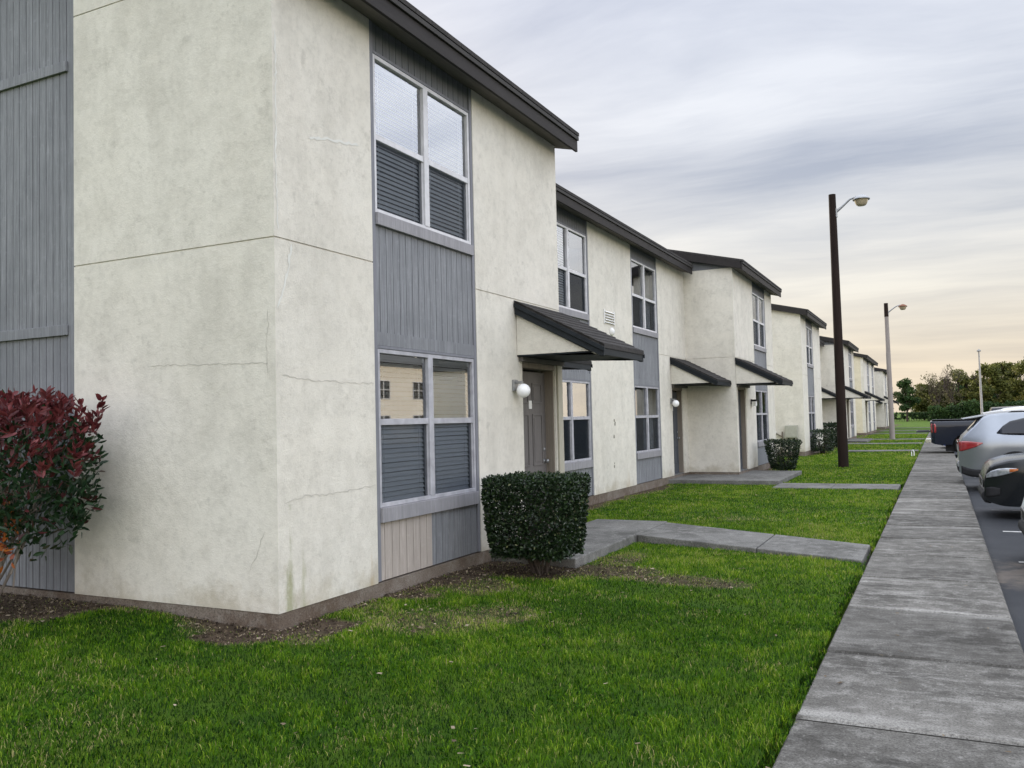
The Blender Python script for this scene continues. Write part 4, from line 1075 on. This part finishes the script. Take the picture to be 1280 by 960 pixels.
def parked(name, x, y, label, cat, group='cars in the car park'):
    root = empty(name, (x, y, -.121)); tag(root, label, cat, group); return root

def make_suv(root, paint, roof_z=1.70, rack=False, L=4.95):
    k = roof_z/1.70
    top = [(0, .80), (.02, .98*k), (.06, 1.14*k), (.16, 1.24*k), (.50, 1.60*k), (.62, 1.655*k), (1.0, 1.69*k), (1.9, 1.70*k), (2.7, 1.67*k), (3.55, 1.15*k), (3.7, 1.10), (4.4, 1.03), (4.8, .88), (L, .66)]
    c = Car(L, 1.96, top, [1.08, 3.98], .37, 1.12*k, .30)
    c.body(paint, root); c.wheels_build(root); c.liner(root)
    for s in (1, -1):
        # rear quarter glass, door glass
        xs = [.74, .86, 1.0, 1.25, 1.5]; c.patch('side_window', M['car_glass'], root, xs, [1.245*k, 1.22*k, 1.21*k, 1.20*k, 1.19*k], [1.26*k, 1.40*k, 1.50*k, 1.56*k, 1.575*k], s)
        xs = [1.545, 1.9, 2.2, 2.42]; c.patch('side_window', M['car_glass'], root, xs, [1.19*k, 1.18*k, 1.175*k, 1.17*k], [1.577*k, 1.58*k, 1.575*k, 1.565*k], s)
        xs = [2.48, 2.8, 3.1, 3.42]; c.patch('side_window', M['car_glass'], root, xs, [1.17*k, 1.16*k, 1.16*k, 1.16*k], [1.56*k, 1.50*k, 1.37*k, 1.18*k], s)
        # tail light wedge
        c.patch('tail_light', M['red_lens'], root, [.012, .08, .2, .34, .47], [.86*k, .87*k, .91*k, .96*k, 1.035*k], [1.07*k, 1.085*k, 1.08*k, 1.065*k, 1.05*k], s, .012)
        # dark cladding along the sill and round the arches
        xs = [x for x in c.xs if .03 < x < L-.03]
        c.patch('cladding', M['trim'], root, xs, [c.zb(x)+.002 for x in xs], [min(c.zb(x)+(.055 if c.zb(x) > .4 else .17), c.zt(x)-.03) for x in xs], s, .007, 3)
        # handle, door gaps
        q = MB(); q.tube([c.side(1.72, 1.02*k, s, .03), c.side(1.95, 1.02*k, s, .03)], .014, 6); q.tube([c.side(2.62, 1.0*k, s, .03), c.side(2.85, 1.0*k, s, .03)], .014, 6); q.build('door_handle', paint, root)
        for xg in (1.50, 2.45):
            q = MB()
            zz = np.linspace(.45, 1.17*k, 10); vs = [c.side(xg+d, z, s, .004) for z in zz for d in (-.004, .004)]
            q.add(vs, [(2*i, 2*i+1, 2*i+3, 2*i+2) for i in range(9)]); q.build('door_gap', M['black'], root, fixn=False)
        q = MB(); q.tube([c.side(.95, 1.66*k, s, -.05), c.side(1.05, 1.70*k, s, -.05), c.side(2.5, 1.695*k, s, -.05), c.side(2.6, 1.65*k, s, -.05)], .02, 8); q.build('roof_rail', M['black'] if not rack else M['chrome'], root)
        q = MB(); mx = c.side(3.1, 1.12*k, s, .1); q.lathe([(.001, -.07), (.07, -.06), (.09, 0), (.07, .06), (.001, .07)], mx, 'x', 14); q.build('mirror', paint, root)
    c.toppatch('rear_window', M['car_glass'], root, .20, .47, .78, .74)
    c.toppatch('windscreen', M['car_glass'], root, 2.78, 3.50, .88, .93)
    # spoiler over the rear glass
    q = MB(); q.prism_y([(.66, 1.672*k), (.30, 1.61*k), (.10, 1.575*k), (.10, 1.55*k), (.32, 1.575*k), (.56, 1.62*k)], -.62, .62); q.build('spoiler', paint, root, bevel=.01)
    q = MB(); q.prism_y([(.60, 1.60*k), (.30, 1.565*k), (.13, 1.54*k), (.30, 1.545*k)], -.60, .60); q.build('spoiler_underside', M['black'], root)
    # bumper ledge, plate, lower valance
    q = MB(); prof = [(.06, .50), (-.035, .53), (-.045, .60), (-.01, .645), (.08, .655), (.08, .50)]; q.prism_y(prof, -.80, .80); q.build('bumper', paint, root, bevel=.012)
    q = MB(); q.prism_y([(.10, .38), (.0, .40), (-.03, .45), (-.028, .528), (.1, .528)], -.80, .80); q.build('valance', M['trim'], root, bevel=.01)
    q = MB(); q.box(-.012, -.002, -.17, .17, .86*k, .99*k); q.build('licence_plate', M['plate'], root, bevel=.004)
    q = MB(); q.box(-.02, .0, -.6, .6, 1.05*k, 1.075*k); q.build('chrome_strip', M['chrome'], root, bevel=.004)
    return c

def make_sedan(root, paint, hood=1.0, chrome=True):
    """nose at x=0"""
    top = [(0, .64*hood), (.03, .76*hood), (.08, .85*hood), (.16, .91*hood), (.35, .97*hood), (.9, 1.04*hood), (1.2, 1.08*hood), (1.32, 1.09*hood), (2.05, 1.46*hood), (2.4, 1.53*hood), (3.2, 1.53*hood), (4.1, 1.22*hood), (4.55, 1.12*hood), (4.68, 1.0), (4.72, .8)]
    L = 4.72; c = Car(L, 1.84, top, [.93, 3.72], .33, .93*hood, .21)
    c.body(paint, root); c.wheels_build(root, 5); c.liner(root)
    for s in (1, -1):
        c.patch('side_window', M['car_glass'], root, [1.62, 1.9, 2.2, 2.6], [1.10*hood]*4, [1.15*hood, 1.28*hood, 1.40*hood, 1.45*hood], s)
        c.patch('side_window', M['car_glass'], root, [2.66, 3.0, 3.3, 3.62], [1.10*hood]*4, [1.45*hood, 1.445*hood, 1.38*hood, 1.24*hood], s)
        c.patch('headlight', M['head_lens'], root, [.035, .10, .2, .32, .46], [.68*hood, .69*hood, .71*hood, .745*hood, .80*hood], [.735*hood, .79*hood, .83*hood, .845*hood, .845*hood], s, .012)
        c.patch('marker_light', M['amber'], root, [.36, .42, .48], [.775*hood, .79*hood, .81*hood], [.83*hood, .835*hood, .835*hood], s, .017)
        c.patch('tail_light', M['red_lens'], root, [4.3, 4.5, 4.66], [.86*hood, .85*hood, .84*hood], [.94*hood, .98*hood, .96*hood], s, .012)
        q = MB(); q.tube([c.side(2.3, .96*hood, s, .03), c.side(2.5, .96*hood, s, .03)], .013, 6); q.build('door_handle', paint, root)
        q = MB(); q.lathe([(.001, -.07), (.07, -.06), (.085, 0), (.07, .06), (.001, .07)], c.side(1.62, 1.1*hood, s, .1), 'x', 14); q.build('mirror', paint, root)
        q = MB(); f0 = c.side(.1, .42, s, .006); c.patch('fog_recess', M['trim'], root, [.02, .1, .22], [.36, .36, .40], [.50, .52, .50], s, .008)
    c.toppatch('windscreen', M['car_glass'], root, 1.36, 2.02, .92, .86)
    c.toppatch('rear_window', M['car_glass'], root, 3.3, 4.05, .84, .92)
    w = c.hw(0, .5)
    q = MB(); q.box(-.014, -.001, -w*.72, w*.72, .50*hood, .63*hood); q = q.build('grille', M['black'], root, bevel=.005)
    if chrome:
        k = MB()
        for zz in (.495, .635): k.box(-.022, -.0145, -w*.74, w*.74, zz*hood, zz*hood+.018)
        k.box(-.022, -.0145, -w*.74, -w*.72, .515*hood, .633*hood); k.box(-.022, -.0145, w*.72, w*.74, .515*hood, .633*hood); k.build('chrome_trim', M['chrome'], q)
    q = MB(); q.prism_y([(.10, .24), (.0, .26), (-.045, .34), (-.045, .40), (.0, .45), (.10, .45)], -w*.97, w*.97); q.build('bumper', M['trim'] if chrome else paint, root, bevel=.02)
    return c

def make_pickup(root, paint):
    top = [(0, 1.33), (.05, 1.345), (2.0, 1.35), (2.02, 1.36), (2.04, 1.72), (2.10, 1.80), (3.0, 1.83), (3.8, 1.79), (4.5, 1.30), (4.7, 1.26), (5.5, 1.2), (5.75, 1.05), (5.8, .8)]
    L = 5.8; c = Car(L, 2.0, top, [1.2, 4.85], .40, 1.3, .45, rear_round=.04)
    c.body(paint, root); c.wheels_build(root); c.liner(root)
    for s in (1, -1):
        c.patch('tail_light', M['red_lens'], root, [.004, .05, .16, .2], [.92, .91, .91, .94], [1.23, 1.26, 1.26, 1.21], s, .012)
        c.patch('side_window', M['car_glass'], root, [2.3, 2.5, 3.0, 3.1], [1.36]*4, [1.68, 1.72, 1.74, 1.74], s); c.patch('side_window', M['car_glass'], root, [3.16, 3.6, 3.9, 4.2], [1.36, 1.35, 1.34, 1.34], [1.74, 1.73, 1.65, 1.44], s)
        xs = [x for x in c.xs if .03 < x < L-.03 and c.zb(x) > .55]
        q = MB(); q.tube([c.side(2.45, 1.32, s, .03), c.side(2.65, 1.32, s, .03)], .014, 6); q.build('door_handle', M['black'], root)
    c.toppatch('windscreen', M['car_glass'], root, 3.84, 4.46, .88, .93)
    q = MB(); q.prism_y([(0.02, .52), (-.17, .52), (-.19, .60), (-.17, .70), (.02, .70)], -.95, .95); q.build('bumper', M['chrome'], root, bevel=.02)
    q = MB(); q.box(-.50, -.012, -.74, .74, .93, .985); q = q.build('tailgate', paint, root, bevel=.012)
    k = MB(); k.box(-.46, -.05, -.66, .66, .987, 1.0); k.build('liner', M['trim'], q)
    k = MB(); k.box(-.005, .0, -.72, .72, .99, 1.29); k.build('bed_opening', M['black'], root)
    q = MB(); q.box(.06, 1.9, -.86, .86, 1.392, 1.408); q.build('bed_cover', M['black'], root, bevel=.006)
    return c

suv = parked('parked_suv', .34, 22.1, 'silver suv parked tail towards the sidewalk, red tail light showing', 'car'); make_suv(suv, M['car_silver'])
sd = parked('parked_car', .60, 16.7, 'black car parked nose towards the sidewalk in front of the silver suv', 'car'); make_sedan(sd, M['car_black'], .975)
s3 = parked('parked_car', .84, 11.35, 'white car at the right edge of view, only its front corner showing', 'car'); make_sedan(s3, M['car_white'], .92)
pk = parked('pickup_truck', -.34, 37.6, 'black pickup truck with its tailgate down over the sidewalk', 'pickup truck'); make_pickup(pk, M['car_navy'])
bl = parked('parked_car', .0, 42.2, 'blue car parked just beyond the black pickup', 'car'); make_sedan(bl, M['car_blue'], 1.02)
s2 = parked('parked_suv', .92, 26.4, 'white suv with roof rails parked behind the silver suv', 'car'); make_suv(s2, M['car_white'], 1.80, True)
s4 = parked('parked_car', 1.0, 29.2, 'grey car between the white suv and the black pickup', 'car'); make_sedan(s4, M['car_grey'], .98)

# ------------------------------------------------------------------ trees
M['tree_dark'] = attr_leaf('dark_tree_leaf', [(0, (.022, .045, .016)), (.6, (.045, .085, .024)), (1, (.08, .125, .03))], rough=.6, trans=.25, spec=.2)
M['tree_olive'] = attr_leaf('olive_tree_leaf', [(0, (.05, .062, .017)), (.5, (.12, .13, .032)), (.85, (.19, .185, .05)), (1, (.26, .22, .08))], rough=.65, trans=.3, spec=.2)
M['tree_bare'] = attr_leaf('bud_leaf', [(0, (.07, .06, .045)), (.5, (.13, .12, .07)), (1, (.21, .20, .10))], rough=.8, trans=.3, spec=.1)

def tree(loc, h, rad, mat, label, n=3600, leaf=.30, sparse=.45, trunk_h=.28, seed=0, squash=1.0, name='tree', bark='bark', twigs=0, crown_lo=.18):
    rs = random.Random(seed); root = empty(name, loc); tag(root, label, 'tree', 'trees beyond the lawn')
    tk = MB(); ends = []
    def limb(p, d, L, r, lvl):
        pts = [p]; q = p.copy(); dd = d.copy()
        for i in range(3):
            dd = (dd+Vector((rs.uniform(-.25, .25), rs.uniform(-.25, .25), rs.uniform(-.05, .2)))).normalized(); q = q+dd*L/3; pts.append(q.copy())
        tk.tube(pts, [r, r*.8, r*.62, r*.42], 7 if lvl < 2 else 5, True, False)
        if lvl >= (4 if twigs else 3): ends.append(q); return
        for i in range(3 if lvl else 5):
            a = rs.uniform(0, 6.28); up = rs.uniform(.25, .9); nd = (dd*.55+Vector((math.cos(a), math.sin(a), up))*.75).normalized()
            limb(pts[rs.choice((2, 3)) if i else 3], nd, L*rs.uniform(.58, .8), r*.5, lvl+1)
    limb(Vector((0, 0, -.2)), Vector((rs.uniform(-.08, .08), 0, 1)), h*trunk_h, h*.022+.05, 0)
    # scale limbs into the crown
    V = np.array(tk.v); zmax = V[:, 2].max(); rmax = np.percentile(np.hypot(V[:, 0], V[:, 1]), 99)
    low = V[:, 2] < h*trunk_h*.9; f = np.clip((V[:, 2]-h*trunk_h*.6)/(zmax-h*trunk_h*.6), 0, 1)
    V[:, :2] *= (1+(rad*.92/max(rmax, .1)-1)*np.clip(f*3, 0, 1))[:, None]; V[:, 2] = np.where(V[:, 2] > 0, V[:, 2]*(h*.95/zmax), V[:, 2])
    tk.v = [tuple(p) for p in V]
    tk.build('trunk', M[bark], root)
    # crown: leaf clumps clustered in uneven lobes
    lobes = []
    for i in range(26):
        a = rs.uniform(0, 6.28); rr_ = rad*rs.uniform(.15, .8); z = h*(crown_lo+(1-crown_lo)*rs.uniform(.12, .90)); fz = 1-abs((z/h-crown_lo)/(1-crown_lo)-.45)*1.1
        lobes.append((math.cos(a)*rr_*fz, math.sin(a)*rr_*fz, z, rad*rs.uniform(.18, .40)))
    lobes = np.array(lobes); idx = RNG.integers(0, len(lobes), n); q = RNG.standard_normal((n, 3)); q /= np.linalg.norm(q, axis=1)[:, None]; q *= (RNG.random(n)**.4)[:, None]
    P = lobes[idx, :3]+q*lobes[idx, 3:4]*np.array([1, 1, .75*squash])
    P = P[(fbm(P[:, 0]*.9+P[:, 2]*.7+seed, P[:, 1]*.9+P[:, 2]*.5, seed) > sparse) & (P[:, 2] < h) & (P[:, 2] > h*crown_lo*.5)]
    m = len(P); lr = np.array([rs.uniform(-.22, .22) for _ in range(len(lobes))])
    rnd = np.clip(.45+.22*RNG.standard_normal(m)+(fbm(P[:, 0]*.6, P[:, 2]*.6+P[:, 1]*.3, seed+5)-.5)*.9, 0, 1)
    leaves('crown', P, rand_dir(m, .2), RNG.uniform(.6, 1.4, m)*leaf, RNG.uniform(.5, .8, m)*leaf, rnd, M[mat], root)
    return root

tree((-4.6, 150, -.1), 7.0, 2.2, 'tree_dark', 'dark green dense tree beside the far end of the buildings', 4200, .34, .40, seed=3)
tree((-7.2, 146, -.1), 7.6, 2.4, 'tree_bare', 'thin bare-topped tree half hidden behind the last building', 700, .22, .5, seed=4, twigs=1)
tree((-.6, 158, -.1), 8.2, 3.0, 'tree_bare', 'nearly bare spreading tree with a dark trunk, left of two', 1400, .22, .50, seed=8, twigs=1, trunk_h=.22)
tree((1.9, 152, -.1), 9.2, 2.7, 'tree_bare', 'taller nearly bare tree above the pickup, right of two', 1300, .22, .50, seed=12, twigs=1, trunk_h=.24)
tree((.6, 172, -.1), 6.0, 3.0, 'tree_olive', 'pale yellow green low tree behind the bare trees', 3600, .32, .44, seed=15, crown_lo=.1)
tree((-2.6, 176, -.1), 4.6, 2.6, 'tree_dark', 'low dark green tree behind the clipped far hedge', 3000, .32, .42, seed=17, crown_lo=.1)
olive = [(-2.4, 168, 6.2, 2.8), (1.2, 166, 6.8, 3.0), (4.4, 163, 8.0, 3.6), (7.0, 152, 8.4, 3.2), (9.6, 160, 9.1, 3.9), (13.0, 154, 9.2, 3.9), (16.5, 160, 8.8, 4.2), (20.5, 156, 9.6, 4.2), (25, 160, 9, 4.4)]
olive_lab = ['pale olive tree behind the dark tree at the end of the buildings', 'pale olive tree filling the gap behind the two bare trees', 'olive green tree just right of the bare trees, first of the thick row', 'olive tree second in the thick row, left of the steel pole', 'olive tree directly behind the steel lamp pole', 'broad olive tree right of the steel pole, over the cars', 'olive tree behind the parked cars near the picture edge', 'olive tree at the right picture edge', 'rightmost olive tree of the thick row']
for i, (x, y, h, r) in enumerate(olive):
    tree((x, y, -.1), h*1.07, r, 'tree_olive', olive_lab[i], 8000, .36, .34, seed=30+i, crown_lo=.04)
for i, x in enumerate((3.2, 7.8, 12.4, 17.0, 22.0)):
    tree((x, 172+i % 2*3, -.1), 6.6, 3.6, 'tree_dark', ['dark tree filling the gap behind the first olive tree', 'dark tree behind the steel lamp pole', 'dark tree low behind the roof of the silver suv', 'dark tree behind the olive trees above the white suv', 'dark tree deep behind the rightmost olive trees'][i], 6000, .38, .30, seed=60+i, crown_lo=.02)
und = empty('thicket', (14.5, 149, -.1)); tag(und, 'low dark thicket of bushes under the olive trees behind the cars', 'thicket')
n = 30000; q = RNG.uniform(-1, 1, (n, 3)); hh = 1.6+2.6*fbm(q[:, 0]*9+3, q[:, 1]*0+1, 95)
P = np.stack([q[:, 0]*16, q[:, 1]*1.6, (q[:, 2]*.5+.5)*hh], 1)
leaves('foliage', P, rand_dir(n), RNG.uniform(.2, .42, n), RNG.uniform(.14, .26, n), np.clip(RNG.normal(.35, .25, n)+(fbm(P[:, 0]*.5, P[:, 2]*.5, 99)-.5), 0, 1), M['tree_dark'], und)
st = MB()
for k in range(40): st.tube([(-15+k*.77, random.uniform(-.6, .6), -.1), (-15+k*.77+random.uniform(-.3, .3), 0, 1.6)], [.06, .03], 6)
st.build('stems', M['bark'], und)
hd = empty('clipped_hedge', (-3.2, 158, 0)); tag(hd, 'long low dark hedge across the far end of the lawn', 'hedge')
n = 9000; q = RNG.uniform(-1, 1, (n, 3)); P = np.stack([q[:, 0]*4.6, q[:, 1]*.7, .30+(q[:, 2]*.5+.5)*1.1*(.85+.3*fbm(q[:, 0]*14, q[:, 1], 5))], 1)
P = P[fbm(P[:, 0]*1.6, P[:, 2]*1.4, 90) > .34]
leaves('foliage', P, rand_dir(len(P)), RNG.uniform(.1, .22, len(P)), RNG.uniform(.08, .14, len(P)), np.clip(RNG.normal(.3, .2, len(P)), 0, 1), M['tree_dark'], hd)
st = MB()
for i in range(24): st.tube([(-4.4+i*.38, 0, -.1), (-4.4+i*.38+random.uniform(-.1, .1), 0, .6)], [.04, .03], 6)
st.build('stems', M['bark'], hd)

# ------------------------------------------------------------------ sky, sun, camera
SUN_AZ, SUN_EL = R(-52), R(14)        # measured from +Y towards +X: low, beyond the buildings
def build_world():
    w = bpy.data.worlds.new('World'); scene.world = w; w.use_nodes = True
    class WT(NT):
        def __init__(s): s.t = w.node_tree; s.n = s.t.nodes; s.n.clear()
    t = WT(); out = t.n.new('ShaderNodeOutputWorld')
    sky = t.node('ShaderNodeTexSky'); sky.sky_type = 'NISHITA'; sky.sun_disc = False; sky.sun_elevation = SUN_EL; sky.sun_rotation = SUN_AZ; sky.dust_density = 2.5; sky.air_density = 1.2
    d = t.coord('Generated'); s = t.sep(d); zc = t.math('MAXIMUM', s[2], 0.0)
    # flat cloud layer seen in perspective: streaks running across the street
    k = t.math('DIVIDE', 1.0, t.math('ADD', zc, .10))
    v = t.node('ShaderNodeCombineXYZ', X=t.math('MULTIPLY', s[0], k), Y=t.math('MULTIPLY', s[1], k), Z=0.0).outputs[0]
    v = t.node('ShaderNodeMapping', Vector=v, Rotation=(0, 0, R(-6))).outputs[0]
    wv = t.node('ShaderNodeTexNoise', Vector=v, Scale=.5, Detail=4.0).outputs['Color']; wv = t.node('ShaderNodeVectorMath', _operation='SCALE', i0=wv); wv.inputs['Scale'].default_value = .9; v = t.node('ShaderNodeVectorMath', _operation='ADD', i0=v, i1=wv.outputs[0]).outputs[0]
    n1 = t.noise(v, .50, 7, .55, (.42, 1.3, 1)); n2 = t.noise(v, 1.7, 8, .62, (.40, 1.5, 1)); n3 = t.noise(v, .30, 3, .5)
    f = t.math('ADD', t.math('ADD', t.math('MULTIPLY', n1, .55), t.math('MULTIPLY', n2, .25)), t.math('MULTIPLY', n3, .25))
    f = t.ramp(f, [(.425, 0.0), (.60, 1.0)])
    K = 10.0 / 1.0
    def c(r, g, b): return (r, g, b)
    lit = t.ramp(zc, [(0.0, c(1.02, .87, .68)), (.05, c(1.08, .94, .75)), (.13, c(1.0, .95, .87)), (.30, c(.95, .97, 1.03)), (.50, c(.88, .92, 1.04)), (1.0, c(.85, .87, .9))])
    shade = t.ramp(zc, [(0.0, c(.92, .79, .63)), (.07, c(.78, .71, .63)), (.18, c(.54, .57, .65)), (.32, c(.42, .47, .61)), (.55, c(.39, .45, .63)), (1.0, c(.7, .72, .78))])
    cloud = t.mix(f, shade, lit)
    # overcast dome, lifted overhead; extra glow added on the unseen +X side for facades
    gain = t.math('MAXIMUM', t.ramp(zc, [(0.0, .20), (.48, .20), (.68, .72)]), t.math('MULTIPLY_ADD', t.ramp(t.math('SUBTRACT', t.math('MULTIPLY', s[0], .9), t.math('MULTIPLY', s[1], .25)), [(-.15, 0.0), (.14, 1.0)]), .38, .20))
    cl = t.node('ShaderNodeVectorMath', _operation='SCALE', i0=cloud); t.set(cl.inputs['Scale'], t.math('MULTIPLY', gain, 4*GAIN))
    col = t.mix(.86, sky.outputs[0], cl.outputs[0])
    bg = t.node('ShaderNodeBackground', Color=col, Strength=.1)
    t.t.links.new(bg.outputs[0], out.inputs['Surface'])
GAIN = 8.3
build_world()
ld = bpy.data.lights.new('sun', 'SUN'); ld.energy = 3.2; ld.angle = R(3); ld.color = (1.0, .86, .68)
lo = bpy.data.objects.new('sun', ld); COL.objects.link(lo)
sd_ = Vector((math.sin(SUN_AZ)*math.cos(SUN_EL), math.cos(SUN_AZ)*math.cos(SUN_EL), math.sin(SUN_EL)))
lo.rotation_euler = sd_.to_track_quat('Z', 'Y').to_euler()

cam = bpy.data.cameras.new('camera'); co = bpy.data.objects.new('camera', cam); COL.objects.link(co)
f, yaw, pit, rol = 1074.866, .460203, .0423604, -.0239555
fw = Vector((-math.sin(yaw)*math.cos(pit), math.cos(yaw)*math.cos(pit), math.sin(pit))); r0 = Vector((math.cos(yaw), math.sin(yaw), 0)); u0 = r0.cross(fw)
rv = math.cos(rol)*r0+math.sin(rol)*u0; uv = -math.sin(rol)*r0+math.cos(rol)*u0
m = Matrix((rv, uv, -fw)).transposed().to_4x4(); m.translation = Vector((0, 0, 1.65)); co.matrix_world = m
cam.sensor_width = 36; cam.lens = f/1280*36; cam.clip_end = 3000; cam.clip_start = .05
scene.camera = co
vs_ = scene.view_settings; vs_.view_transform = 'Standard'; vs_.look = 'None'; vs_.gamma = 1; vs_.exposure = 0.55; vs_.use_curve_mapping = False
scene.cycles.max_bounces = 8; scene.cycles.transparent_max_bounces = 12
